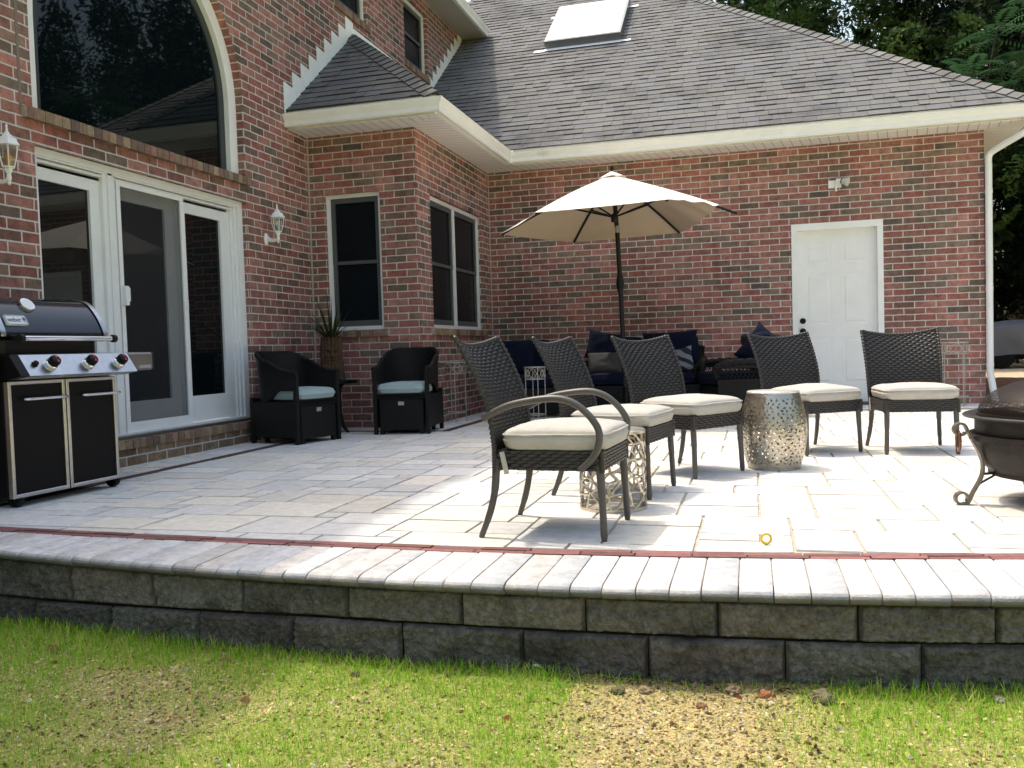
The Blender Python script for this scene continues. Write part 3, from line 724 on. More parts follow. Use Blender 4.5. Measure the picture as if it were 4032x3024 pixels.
sof([(xbe - i_, ye + i_), (xe - i_, ye + i_), (xR, yG), (xB, yG)], [(xbe, 1), (xe, 1), (xR, 1.4), (xB, 1.4)])
sof([(xe - i_, ye + i_), (xe - i_, ye + 9), (xR, ye + 9), (xR, yG)], [(ye, 1), (ye + 9, 1), (ye + 9, 1.4), (yG, 1.4)])
mb.face([(xL, -3.5, 5.70), (mx0 - i_, -3.5, 5.70), (mx0 - i_, 13.6, 5.70), (xL, 13.6, 5.70)], uv=[(0, 1), (0, 1.4), (0, 1.4), (0, 1)])
mb.build('soffit', M['soffit'], house, off=HO)
mb = MB()
for (a, b) in (((xL, ybe), (xbe, ybe)), ((xbe, ybe), (xbe, ye)), ((xbe, ye), (xe, ye))):
    dx, dy = b[0] - a[0], b[1] - a[1]
    if abs(dx) > abs(dy): mb.face([(a[0] - i_ * (a[0] != xL), ye_ + .08, 2.97) if 0 else (a[0], a[1] + .08, 2.972), (b[0] - .08, b[1] + .08, 2.972), (b[0] - .08, b[1] + .08, 3.168), (a[0], a[1] + .08, 3.168)])
    else: mb.face([(a[0] - .08, a[1] + .08, 2.972), (b[0] - .08, b[1] + .08, 2.972), (b[0] - .08, b[1] + .08, 3.168), (a[0] - .08, a[1] + .08, 3.168)])
mb.build('fascia', M['gutter'], house, off=HO)
mb = MB(); mb.box((xbe - .045, ye + .045, 3.04), (.10, .10, .118)); mb.build('gutter_corner', M['gutter'], house, off=HO)
# stepped flashing where the roofs meet the brickwork
mb = MB(); y0, y1 = ybe + .02, ybe + bt; n = 9
rl = lambda y: zG + (y - ybe) * PITCH + .012
for i in range(n):
    a = y0 + (y1 - y0) * i / n; b = y0 + (y1 - y0) * (i + 1) / n; zt = rl(b) + .15
    d = .006 + .0015 * (i % 2)
    bar(mb, PL, a, b - .004, 0, 0, 0, 0) if False else mb.mesh([PL(a, rl(a) - .02, -d), PL(b, rl(b) - .02, -d), PL(b + .015, zt - .02, -d), PL(a, zt, -d), PL(a, rl(a) - .02, 0), PL(a, zt, 0), PL(b + .015, zt - .02, 0), PL(b + .015, rl(b), 0)], [(0, 1, 2, 3), (0, 3, 5, 4), (3, 2, 6, 5), (1, 2, 6, 7)])
ya, yb = ye + bt, 13.22; n = 9; rl2 = lambda y: zG + (y - ye) * PITCH + .012
for i in range(n):
    a = ya + (yb - ya) * i / n; b = ya + (yb - ya) * (i + 1) / n; zt = rl2(b) + .10; d = .006 + .0015 * (i % 2)
    mb.mesh([PL(a, rl2(a) - .02, -d), PL(b, rl2(b) - .02, -d), PL(b + .01, zt - .015, -d), PL(a, zt, -d), PL(a, rl2(a), 0), PL(a, zt, 0), PL(b + .01, zt - .015, 0), PL(b + .01, rl2(b), 0)], [(0, 1, 2, 3), (0, 3, 5, 4), (3, 2, 6, 5), (1, 2, 6, 7)])
zt = zG + bt * PITCH
bar(mb, PL, y1 - .02, ya + .01, zt - .01, zt + .085, -.009, 0)
mb.build('step_flashing', M['flash'], house, off=HO)
# skylight
Rf = plane_y(ye, zG); vv = lambda y: (y - ye) * SLP
S = [(-2.835, vv(12.61)), (-1.713, vv(12.61)), (-1.745, vv(13.80)), (-2.90, vv(13.80))]
S = [(-2.86, vv(12.62)), (-1.735, vv(12.62)), (-1.735, vv(13.79)), (-2.86, vv(13.79))]
mb = MB()
def ringbox(in0, in1, h0, h1):
    o_ = [(S[0][0] + in0, S[0][1] + in0), (S[1][0] - in0, S[1][1] + in0), (S[2][0] - in0, S[2][1] - in0), (S[3][0] + in0, S[3][1] - in0)]
    n_ = [(S[0][0] + in1, S[0][1] + in1), (S[1][0] - in1, S[1][1] + in1), (S[2][0] - in1, S[2][1] - in1), (S[3][0] + in1, S[3][1] - in1)]
    for k in range(4):
        l = (k + 1) % 4
        mb.face([Rf(*o_[k], h0), Rf(*o_[l], h0), Rf(*o_[l], h1), Rf(*o_[k], h1)]); mb.face([Rf(*o_[k], h1), Rf(*o_[l], h1), Rf(*n_[l], h1), Rf(*n_[k], h1)]); mb.face([Rf(*n_[k], h1), Rf(*n_[l], h1), Rf(*n_[l], h0), Rf(*n_[k], h0)])
ringbox(.0, .05, .0, .13)
sk = mb.build('skylight', pm('skylight_frame', (.16, .17, .18), .35, .7), house, off=HO)
mb = MB(); q = [(S[0][0] + .03, S[0][1] + .03), (S[1][0] - .03, S[1][1] + .03), (S[2][0] - .03, S[2][1] - .03), (S[3][0] + .03, S[3][1] - .03)]
mb.face([Rf(*p, .134) for p in q]); mb.build('pane', pm('skylight_sky_glare', (.80, .82, .84), .12, spec=.8), sk, off=HO)  # white base colour stands for bright sky reflected in the glass
mb = MB()
for a, b, c, d in ((S[0][0] - .16, S[0][0], S[0][1] - .10, S[0][1] - .02), (S[1][0], S[1][0] + .14, S[1][1] - .06, S[1][1] + .0), (S[1][0], S[1][0] + .13, S[2][1] - .14, S[2][1] - .06), (S[0][0] - .12, S[0][0], S[2][1] - .20, S[2][1] - .11)):
    mb = MB(); mb.face([Rf(a, c, .02), Rf(b, c, .02), Rf(b, d, .02), Rf(a, d, .02)]); mb.build('flashing_tab', M['flash'], sk, off=HO)
mb = MB(); mb.face([Rf(S[0][0], S[0][1] - .08, .021), Rf(S[1][0], S[1][1] - .08, .021), Rf(S[1][0], S[1][1], .023), Rf(S[0][0], S[0][1], .023)])
mb.build('skylight_flashing', M['flash'], sk, off=HO)
# downspout with elbows at the garage corner
mb = MB(); path = spline([(2.83, 10.10, 3.0), (2.83, 10.11, 2.90), (2.76, 10.16, 2.84), (2.58, 10.37, 2.75), (2.50, 10.455, 2.69), (2.495, 10.47, 2.58)], 5) + [V(2.495, 10.47, 1.2), V(2.495, 10.47, .34), V(2.505, 10.45, .24), V(2.52, 10.36, .02)]
mb.tube(path, .036, 12); 
for z in (2.3, 1.25, .42): mb.tube([(2.495, 10.47, z - .02), (2.495, 10.47, z + .02)], .039, 12)
mb.build('downspout', M['white'], house, smooth=True, off=HO)
# ------------------------------------------------------------------ grey wicker patio chairs (local +x = facing, origin on the ground)
def cushion(mb, x0, x1, y0, y1, z0, z1, crown=.02, rnd=.03, nu=22, nv=22, seed=0, sag=.0):
    cx, cy = (x0 + x1) / 2, (y0 + y1) / 2; hx, hy = (x1 - x0) / 2, (y1 - y0) / 2; hz = (z1 - z0) / 2; zc = (z0 + z1) / 2
    def sh(u, v, top):
        a, b = u * 2 - 1, v * 2 - 1
        a = math.copysign(abs(a) ** .55, a); b = math.copysign(abs(b) ** .55, b)     # more rings near the edge
        e = (1 - abs(a) ** 12) * (1 - abs(b) ** 12)
        k = max(0, e) ** .32
        # rounded plan corners
        m = max(abs(a), abs(b)); r = (abs(a) ** 9 + abs(b) ** 9) ** (1 / 9) if m > 0 else 1
        s = (m / r) if r > 0 else 1
        bul = 1 + .012 * noise.noise(V(a * 2.2 + seed, b * 2.2, seed))
        x, y = cx + a * hx * s * bul, cy + b * hy * s * bul
        w = .10 * hz * noise.noise(V(a * 2.6 + seed * 3, b * 2.6, 2 + seed)) + .06 * hz * noise.noise(V(a * 7, b * 7, seed))
        if top: z = zc + hz * k * (1 + w / hz * .6) + crown * (1 - a * a) * (1 - b * b) * (1 if k > .05 else 0)
        else: z = zc - hz * k
        return V(x, y, z)
    if nu >= 30:
        pp = []
        for i in range(97):
            t_ = 2 * PI * i / 96; c_, s_ = math.cos(t_), math.sin(t_); r_ = (abs(c_) ** 9 + abs(s_) ** 9) ** (-1 / 9); pp.append((cx + c_ * r_ * hx * .992, cy + s_ * r_ * hy * .992, z1 - .022 + .004 * noise.noise(V(c_ * 3, s_ * 3, seed))))
        mb.tube(pp, .0042, 6, caps=False)
    mb.grid(lambda u, v: sh(u, v, True), nu, nv); mb.grid(lambda u, v: sh(u, v, False), nu, nv)
def weave(mb, S, Lu, Lv, pitch=.0235, row=.0125, amp=.0046, col=(1, 1, 1)):
    """woven strands: S(u,v)->(point,normal) for u,v in 0..1; rows run along u and pass over and under upright stakes"""
    nr = max(2, int(Lv / row)); ns = max(2, int(Lu / pitch)) ; seg = ns * 2
    hw = Lv / nr * .50
    for j in range(nr):
        v = (j + .5) / nr; vs = []; k_ = .8 + .4 * ((j * 7919) % 13) / 13
        for i in range(seg + 1):
            u = i / seg; p, n = S(u, v); q, _ = S(u, min(1, v + .01)); w = q - p
            if w.length < 1e-9: p0, _ = S(u, v - .01); w = p - p0
            w.normalize(); d = amp * math.sin(PI * (i / 2 + .5) + PI * j)
            c = p + n * d; h = hw * (1.05 if i % 2 == 0 else .8)
            vs += [c - w * h, c + n * .0032, c + w * h, c - n * .0032]
        fs = [(i * 4 + k, i * 4 + (k + 1) % 4, (i + 1) * 4 + (k + 1) % 4, (i + 1) * 4 + k) for i in range(seg) for k in range(4)]
        mb.mesh(vs, fs, tuple(k_ * q for q in col))
bk = spline([(-.19, 0, .262), (-.188, 0, .33), (-.190, 0, .40), (-.212, 0, .54), (-.268, 0, .68), (-.335, 0, .806)], 8)
def bprof(t):
    k = t * (len(bk) - 1); i = min(int(k), len(bk) - 2); return bk[i].lerp(bk[i + 1], k - i)
def backS(u, v, lift=0.0):
    a = u * 2 - 1; p = bprof(v); q = bprof(min(1, v + .02)) - bprof(max(0, v - .02)); q.normalize(); n = V(q.z, 0, -q.x)
    hw = .222 + .026 * v; dip = .034 * v ** 3 * (1 - a * a); bow = .036 * (1 - a * a) * v ** .7
    return V(p.x - bow, a * hw, p.z - dip) + n * lift, n
def chair_root(name, label, loc, rz): return thing(name, label, 'chair', loc, rz, 'grey wicker patio chairs')
GRP = 'grey wicker patio chairs in an arc on the patio'
C1 = (-.796, 3.497, 0)
ch = thing('patio_chair', 'grey wicker patio chair with curved metal armrests, nearest the lawn', 'chair', C1, rad(-4), GRP)
mb = MB(); weave(mb, lambda u, v: backS(u, v), .47, .56); 
back = mb.build('backrest', M['wick'], ch, smooth=True, ang=80)
mb = MB(); mb.grid(lambda u, v: backS(u, v, -.0008)[0], 16, 24); mb.build('light_stop', M['light_stop'], back, smooth=True)  # dark sheet added inside the weave to stop light leaking through
mb = MB()       # wrapped rim
def rimpath():
    L = [backS(0, t / 20)[0] for t in range(0, 21)]; T = [backS(t / 16, 1)[0] for t in range(1, 16)]; Rr = [backS(1, 1 - t / 20)[0] for t in range(0, 21)]
    return L + T + Rr
rp = rimpath(); fine = []
for i in range(len(rp) - 1):
    for k in range(6): fine.append(rp[i].lerp(rp[i + 1], k / 6))
mb.tube(fine, [(.0105 + .0022 * math.sin(i * 1.6)) for i in range(len(fine))], 8); mb.build('rim', M['wick'], back, smooth=True, ang=80)
mb = MB(); z0, z1 = .272, .350; X0, X1, HY = -.185, .252, .222
cz = lambda v: z0 + (z1 - z0) * v
weave(mb, lambda u, v: (V(X0 + (X1 - X0) * u, -HY, cz(v)), V(0, -1, 0)), X1 - X0, z1 - z0)
weave(mb, lambda u, v: (V(X0 + (X1 - X0) * u, HY, cz(v)), V(0, 1, 0)), X1 - X0, z1 - z0)
weave(mb, lambda u, v: (V(X1, -HY + 2 * HY * u, cz(v)), V(1, 0, 0)), 2 * HY, z1 - z0)
weave(mb, lambda u, v: (V(X0 - .01, -HY + 2 * HY * u, cz(v)), V(-1, 0, 0)), 2 * HY, z1 - z0)
for sy in (-1, 1): mb.tube([(X1 - .004, sy * (HY - .004), z0 - .004), (X1 - .004, sy * (HY - .004), z1 + .002)], .012, 8)
ap = mb.build('seat_apron', M['wick'], ch, smooth=True, ang=80)
mb = MB(); mb.box(((X0 + X1) / 2, 0, (z0 + z1) / 2), (X1 - X0 - .006, 2 * HY - .006, z1 - z0 - .004)); mb.build('seat_light_block', M['light_stop'], ap)  # solid dark box added inside the apron to block light
for sy in (-1, 1):
    mb = MB(); mb.tube(spline([(.236, sy * .206, .30), (.243, sy * .208, .16), (.249, sy * .213, .0)], 5), [.0175] + [.0165] * 4 + [.0145] * 5 + [.0105], 10); mb.build('leg', M['wickframe'], ch, smooth=True)
    mb = MB(); mb.tube(spline([(-.186, sy * .214, .32), (-.193, sy * .217, .20), (-.215, sy * .225, .10), (-.252, sy * .238, 0)], 5), [.0165] * 6 + [.0145] * 6 + [.0125] * 3 + [.0105], 10); mb.build('leg', M['wickframe'], ch, smooth=True)
mb = MB(); cushion(mb, -.168, .272, -.232, .232, .346, .434, crown=.026, seed=1.3, nu=30, nv=30); cu = mb.build('cushion', M['fabric'], ch, smooth=True, ang=60)
mb = MB(); mb.box((-.145, -.234, .302), (.020, .004, .090), Matrix.Rotation(rad(-12), 3, 'Y')); mb.build('strap', M['fabric'], cu)
for sy in (-1, 1):
    mb = MB(); arm = [(-.222, .480), (-.11, .532), (.045, .557), (.135, .546), (.20, .502), (.244, .442), (.247, .385), (.218, .327), (.166, .280)]
    mb.tube(spline([(x, sy * (.252 - .012 * (i > 6)), z) for i, (x, z) in enumerate(arm)], 7), .0142, 12); mb.build('armrest', M['wickframe'], ch, smooth=True)
G = ('armrest',)
dup(ch, (-.700, 4.45, 0), rad(-11), 'armless grey wicker chair with a loose tie strap, just behind the chair with armrests', GRP, G)
dup(ch, (-.395, 5.17, 0), rad(-36), 'armless grey wicker chair left of the pierced silver drum stool', GRP, G)
dup(ch, (.365, 6.20, 0), rad(-56), 'armless grey wicker chair right of the drum stool, in front of the white side door', GRP, G)
dup(ch, (1.015, 6.235, 0), rad(-86), 'armless grey wicker chair nearest the fire pit, facing the lawn squarely', GRP, G)
for i_, q in enumerate([q for q in bpy.data.objects if q.name.startswith('patio_chair.')]):
    for c in q.children:
        if c.name.startswith('cushion'):
            mb = MB(); cushion(mb, -.165 - .006 * i_, .268 + .004 * (i_ % 3), -.230, .234, .346, .430 + .004 * (i_ % 2), crown=.018 + .006 * (i_ % 3), seed=2.7 + 1.9 * i_, nu=30, nv=30); t_ = mb.build('tmp', M['fabric'], None, smooth=True, ang=60); c.data = t_.data; bpy.data.objects.remove(t_)
# the loose strap on the second chair
for o_ in [q for q in bpy.data.objects if q.name.startswith('patio_chair') and 'loose tie' in q.get('label', '')]:
    mb = MB(); mb.mesh([(-.17, -.225, .385), (-.17, -.230, .365), (-.255, -.235, .360), (-.262, -.232, .388), (-.21, -.228, .392)], [(0, 1, 2, 3, 4)])
    for c in o_.children:
        if c.name.startswith('cushion'): mb.build('strap', M['fabric'], c)

# ------------------------------------------------------------------ pierced drum stool
t = thing('drum_stool', 'barrel shaped silver metal stool pierced with small leaf cutouts', 'stool', (.112, 5.34, 0))
mb = MB(); H = .452; NU, NV = 260, 150
def rad_d(z): return .148 + .044 * math.sin(PI * min(1, max(0, z / H)))
holes = []; q_ = random.Random(5)
nrow = 19
for j in range(nrow):
    zc = .03 + (H - .06) * (j + .5) / nrow; nn = 30
    for i in range(nn):
        ph = (i + .5 * (j % 2) + q_.uniform(-.22, .22)) * 2 * PI / nn; holes.append((ph, zc + q_.uniform(-.005, .005), q_.uniform(0, PI), q_.uniform(.8, 1.15)))
buck = {}
for h in holes: buck.setdefault(int(h[1] / .03), []).append(h)
def inhole(ph, z):
    for b in (int(z / .03) - 1, int(z / .03), int(z / .03) + 1):
        for (p, zc, a, s_) in buck.get(b, ()):
            d = (ph - p + PI) % (2 * PI) - PI; x = d * .18; y = z - zc
            if abs(x) > .014 or abs(y) > .014: continue
            c_, s2 = math.cos(a), math.sin(a); u, v = (x * c_ + y * s2) / s_, (-x * s2 + y * c_) / s_
            if abs(u) < .0098 and abs(v) < .0060 * (1 - (abs(u) / .0102) ** 1.6): return True
    return False
vs = []; fs = []
for j in range(NV + 1):
    z = H * j / NV; r = rad_d(z)
    for i in range(NU):
        ph = 2 * PI * i / NU; e = .0016 * noise.noise(V(math.cos(ph) * 14, math.sin(ph) * 14, z * 75)); vs.append(V((r + e) * math.cos(ph), (r + e) * math.sin(ph), z))
for j in range(NV):
    for i in range(NU):
        if .02 < H * j / NV < H - .02 and inhole(2 * PI * (i + .5) / NU, H * (j + .5) / NV): continue
        fs.append((j * NU + i, j * NU + (i + 1) % NU, (j + 1) * NU + (i + 1) % NU, (j + 1) * NU + i))
mb.mesh(vs, fs); body = mb.build('body', M['silver'], t, smooth=True, ang=80)
mb = MB(); mb.lathe([(.149, .0), (.152, .006), (.149, .012)], 64, cap=False); mb.build('base_ring', M['silver'], t, smooth=True)
mb = MB(); mb.lathe([(.150, H - .004), (.151, H + .003), (.146, H + .008), (0, H + .011)], 64); mb.build('top', pm('stool_top', (.70, .67, .60), .4, .7, var=.1), t, smooth=True)

# ------------------------------------------------------------------ lattice side table
t = thing('lattice_table', 'round champagne metal side table of open coral-like lattice beside the chair with armrests', 'side table', (-.640, 3.985, 0))
Rl, Hl = .152, .362; q_ = random.Random(12); pts = []
while len(pts) < 118:
    p = (q_.uniform(0, 2 * PI * Rl), q_.uniform(.0, Hl))
    if all(((abs(p[0] - a) if abs(p[0] - a) < PI * Rl else 2 * PI * Rl - abs(p[0] - a)) ** 2 + (p[1] - b) ** 2) > .024 ** 2 for a, b in pts): pts.append(p)
mb = MB(); NU, NV = 300, 116; vs = []; fs = []
arr = np.array(pts); Cc = 2 * PI * Rl
ug = (np.arange(NU) + .5) / NU * Cc; vg = (np.arange(NV) + .5) / NV * Hl
def edgeval(u, v):
    dx = np.abs(u - arr[:, 0]); dx = np.minimum(dx, Cc - dx); d = np.sort(np.hypot(dx * .9, v - arr[:, 1])); return d[1] - d[0]
ev_ = np.zeros((NV + 1, NU))
for j in range(NV + 1):
    for i in range(NU): ev_[j, i] = edgeval(i / NU * Cc, j / NV * Hl)
TH_ = .0082
for lay in (0, 1):
    base = len(vs)
    for j in range(NV + 1):
        for i in range(NU):
            ph = 2 * PI * i / NU; k = max(0., 1 - (ev_[j, i] / TH_) ** 2) ** .5; rr_ = Rl + (.0042 * k if lay == 0 else -.0042 * k); vs.append(V(rr_ * math.cos(ph), rr_ * math.sin(ph), Hl * j / NV))
    for j in range(NV):
        for i in range(NU):
            e = (ev_[j, i] + ev_[j + 1, i] + ev_[j, (i + 1) % NU] + ev_[j + 1, (i + 1) % NU]) / 4
            if e > TH_: continue
            fs.append((base + j * NU + i, base + j * NU + (i + 1) % NU, base + (j + 1) * NU + (i + 1) % NU, base + (j + 1) * NU + i))
mb.mesh(vs, fs); mb.build('lattice', M['nickel'], t, smooth=True, ang=80)
mb = MB(); mb.lathe([(Rl - .006, .0), (Rl + .006, .0), (Rl + .006, .014), (Rl - .006, .014), (Rl - .006, 0)], 64, cap=False); mb.build('base_ring', M['nickel'], t, smooth=True)
mb = MB(); mb.lathe([(Rl - .006, Hl - .012), (Rl + .005, Hl - .012), (Rl + .005, Hl), (Rl, Hl + .004), (0, Hl + .004)], 64); mb.build('tabletop', M['nickel'], t, smooth=True)

# ------------------------------------------------------------------ wire plant stands
def stand(label, loc, H, r, n_=4, rz=0):
    t = thing('plant_stand', label, 'plant stand', loc, rz, 'tall silver wire plant stands')
    mb = MB(); mb.lathe([(r, H - .012), (r + .004, H - .008), (r + .004, H), (r - .01, H), (0, H - .004)], 32); mb.build('top', M['standmetal'], t)
    for k in range(n_):
        a = 2 * PI * k / n_ + .5; c, s_ = math.cos(a), math.sin(a)
        mb = MB(); mb.tube([(r * .93 * c, r * .93 * s_, 0), (r * .93 * c, r * .93 * s_, H - .01)], .0048, 6); mb.lathe([(.009, 0), (.009, .012), (.005, .016)], 8, (r * .93 * c, r * .93 * s_, 0)); mb.build('leg', M['standmetal'], t, smooth=True)
    mb = MB()
    for z in (H * .155, H - .125): mb.tube([(r * .93 * math.cos(2 * PI * k / 28), r * .93 * math.sin(2 * PI * k / 28), z) for k in range(29)], .0045, 6, caps=False)
    mb.build('ring', M['standmetal'], t, smooth=True)
    mb = MB()       # looping wire frieze
    for sgn in (-1, 1):
        mb.tube([(r * .95 * math.cos(2 * PI * k / 120), r * .95 * math.sin(2 * PI * k / 120), H - .068 + sgn * .050 * math.cos(4 * 2 * PI * k / 120)) for k in range(121)], .0036, 5, caps=False)
    for k in range(4):
        a = 2 * PI * (k + .5) / 4 + .2; c, s_ = math.cos(a), math.sin(a); mb.tube([(r * c * .96 - s_ * .022 * math.cos(q) , r * s_ * .96 + c * .022 * math.cos(q), H - .068 + .034 * math.sin(q)) for q in [2 * PI * i / 16 for i in range(17)]], .003, 5, caps=False)
    mb.build('frieze', M['standmetal'], t, smooth=True); return t
stand('tall silver wire plant stand by the brick bay, next to the right teal-cushioned armchair', (-3.08, 8.68, 0), .635, .145)
stand('silver wire plant stand seen between the two nearest grey wicker chairs', (-2.11, 8.42, 0), .570, .108)
stand('worn silver wire plant stand against the brick wall by the downspout', (2.07, 10.16, 0), .685, .148)

# ------------------------------------------------------------------ black barrel armchairs with ottoman tucked under the seat
def barrel(loc, rz, la, lo):
    t = thing('wicker_armchair', la, 'armchair', loc, rz, 'black wicker armchairs with teal cushions')
    W_, D_ = .265, .30
    def plan(u):        # U-shaped plan, u 0..1 from left front round the back to right front
        a = -1 + 2 * u; s_ = abs(a)
        if s_ > .52: k = (s_ - .52) / .48; return V(-.08 + (D_ + .06) * k, math.copysign(W_, -a), 0)
        q = (a / .52) * PI / 2; return V(-.08 - .21 * math.cos(q), -W_ * math.sin(q), 0)
    def top(u): a = abs(-1 + 2 * u); return .605 + .175 * (1 - sstep(.22, .92, a))
    mb = MB()
    for ins in (0, .026):
        def S(u, v, ins=ins):
            p = plan(u); k = 1 - ins / W_; zb = .455 if True else .4
            flare = .035 * v
            return V(p.x * k - (flare if p.x < -.05 else 0), p.y * (k + flare * .4), zb - .10 * (1 - sstep(.5, .75, abs(2 * u - 1))) + (top(u) - zb + .10 * (1 - sstep(.5, .75, abs(2 * u - 1)))) * v)
        mb.grid(S, 60, 16, uvfn=lambda u, v: (u * 1.35, .46 + v * .3))
    sh = mb.build('backrest', M['bwick'], t, smooth=True)
    mb = MB(); P_ = []
    for i in range(61):
        u = i / 60; p = plan(u); P_.append(V(p.x - (.035 if p.x < -.05 else 0) * 1, p.y * .965, top(u) + .004))
    fn = []
    for i in range(60):
        for k in range(4): fn.append(P_[i].lerp(P_[i + 1], k / 4))
    mb.tube(fn, [.018 + .003 * math.sin(i * 1.4) for i in range(len(fn))], 8); mb.build('rolled_edge', M['bwick'], sh, smooth=True)
    mb = MB()
    mb.box((-.01, W_ - .015, .21), (.55, .025, .30)); mb.box((-.01, -W_ + .015, .21), (.55, .025, .30)); mb.box((-.275, 0, .22), (.03, .47, .34)); mb.box((0, 0, .352), (.56, .49, .03)); mb.box((.265, 0, .352), (.03, .49, .045))
    mb.build('seat_base', M['bwick'], t)
    for sx, sy in ((.262, 1), (.262, -1), (-.268, 1), (-.268, -1)):
        mb = MB(); mb.box((sx, sy * (W_ - .018), .30 if sx > 0 else .2), (.04, .036, .60 if sx > 0 else .4), bev=.004); mb.build('leg', M['bwick'], t)
    mb = MB(); cushion(mb, -.20, .29, -.235, .235, .372, .468, crown=.012, seed=len(la) * .37, nu=18, nv=18); mb.build('cushion', M['teal'], t, smooth=True)
    ot = thing('ottoman', lo, 'ottoman', V(*loc) + Matrix.Rotation(rz, 3, 'Z') @ V(.045, 0, 0), rz, 'wicker ottomans tucked under the armchairs')
    mb = MB(); mb.box((0, 0, .185), (.46, .42, .29), bev=.006); mb.build('body', M['bwick'], ot)
    for sx in (-1, 1):
        for sy in (-1, 1): mb = MB(); mb.box((sx * .21, sy * .19, .022), (.035, .035, .044)); mb.build('foot', M['bwick'], ot)
    mb = MB(); mb.box((.233, 0, .285), (.006, .055, .035), bev=.002); mb.box((.238, 0, .296), (.006, .05, .008)); mb.build('latch', M['steel'], ot)
barrel((-3.885, 6.80, 0), rad(-16), 'black wicker barrel armchair with teal seat cushion beside the sliding door', 'black wicker ottoman tucked under the armchair beside the sliding door')
barrel((-3.155, 7.63, 0), rad(-83), 'black wicker barrel armchair with teal seat cushion in front of the bay windows', 'black wicker ottoman tucked under the armchair in front of the bay')

# small round table and the face planter in the corner
t = thing('corner_table', 'small black round pedestal table in the brick corner', 'side table', (-3.90, 7.62, 0))
mb = MB(); mb.lathe([(.19, .47), (.205, .478), (.205, .495), (.195, .502), (0, .503)], 32); mb.build('tabletop', M['black'], t, smooth=True)
for k in range(3):
    a = 2 * PI * k / 3 - .5; c, s_ = math.cos(a), math.sin(a); mb = MB(); mb.tube(spline([(.13 * c, .13 * s_, .475), (.055 * c, .055 * s_, .42), (.05 * c, .05 * s_, .22), (.09 * c, .09 * s_, .08), (.165 * c, .165 * s_, .0)], 5), .014, 8); mb.build('leg', M['black'], t, smooth=True)
t = thing('face_planter', 'brown bark planter carved with an old bearded face holding a spiky grass plant', 'planter', (-3.93, 7.60, .503), rad(-62))
M['clay'] = pm('carved_bark', (.085, .042, .018), .7, var=.7, vs=22, bump=1.0, bs=50, dirt=((.03, .022, .014), 11, .50))
def facer(ph, z):
    d = (ph + PI) % (2 * PI) - PI; y = d * .10; r = .095 + .022 * (1 - z / .42) + .012 * noise.noise(V(math.cos(ph) * 4, math.sin(ph) * 4, z * 3)) + .006 * math.sin(ph * 17 + 3 * noise.noise(V(ph, z * 9, 0)))
    g = lambda cy, cz, sy, sz, a: a * math.exp(-((y - cy) / sy) ** 2 - ((z - cz) / sz) ** 2)
    r += g(0, .255, .014, .034, .034) + g(0, .228, .024, .014, .016)                     # nose
    for s_ in (-1, 1): r += g(s_ * .034, .300, .026, .011, .016) - g(s_ * .034, .276, .017, .012, .020) + g(s_ * .034, .274, .008, .007, .012) + g(s_ * .040, .235, .022, .022, .012)
    r += g(0, .200, .040, .008, .018) - g(0, .188, .022, .006, .014) + g(0, .178, .026, .007, .010)   # moustache, mouth, lip
    if z < .175 and abs(y) < .085: r += .012 * sstep(.175, .13, z) + .006 * math.sin(y * 420 + z * 60)       # beard
    return r
mb = MB(); mb.grid(lambda u, v: V(facer(2 * PI * u, .42 * v) * math.cos(2 * PI * u), facer(2 * PI * u, .42 * v) * math.sin(2 * PI * u), .42 * v), 140, 80, cu=True); mb.build('pot', M['clay'], t, smooth=True, ang=80)
mb = MB(); mb.lathe([(.09, .40), (0, .405)], 20); mb.build('potting_soil', M['soil'], t)
mb = MB(); q_ = random.Random(4)
for i in range(64):
    a = q_.uniform(0, 2 * PI); L = q_.uniform(.32, .60); lean = q_.uniform(.1, 1.45); dr = q_.uniform(.05, .45); P_ = []
    for k in range(8):
        s_ = k / 7; rr_ = .03 + L * s_ * math.sin(lean) ; z = .39 + L * s_ * math.cos(lean) - dr * L * s_ * s_ * .8; P_.append(V(rr_ * math.cos(a), rr_ * math.sin(a), z))
    sd_ = V(-math.sin(a), math.cos(a), 0); b0 = len(mb.v); w = q_.uniform(.006, .012); k_ = q_.uniform(.6, 1.3)
    for k, p in enumerate(P_): ww = w * (1 - (k / 7) ** 1.5) + .0006; mb.v += [tuple(p - sd_ * ww), tuple(p + sd_ * ww)]
    for k in range(7): mb.f.append((b0 + 2 * k, b0 + 2 * k + 1, b0 + 2 * k + 3, b0 + 2 * k + 2)); mb.c.append((.045 * k_, .062 * k_, .022 * k_)); mb.uv.append(None)
mb.build('leaves', M['leaf'], t)

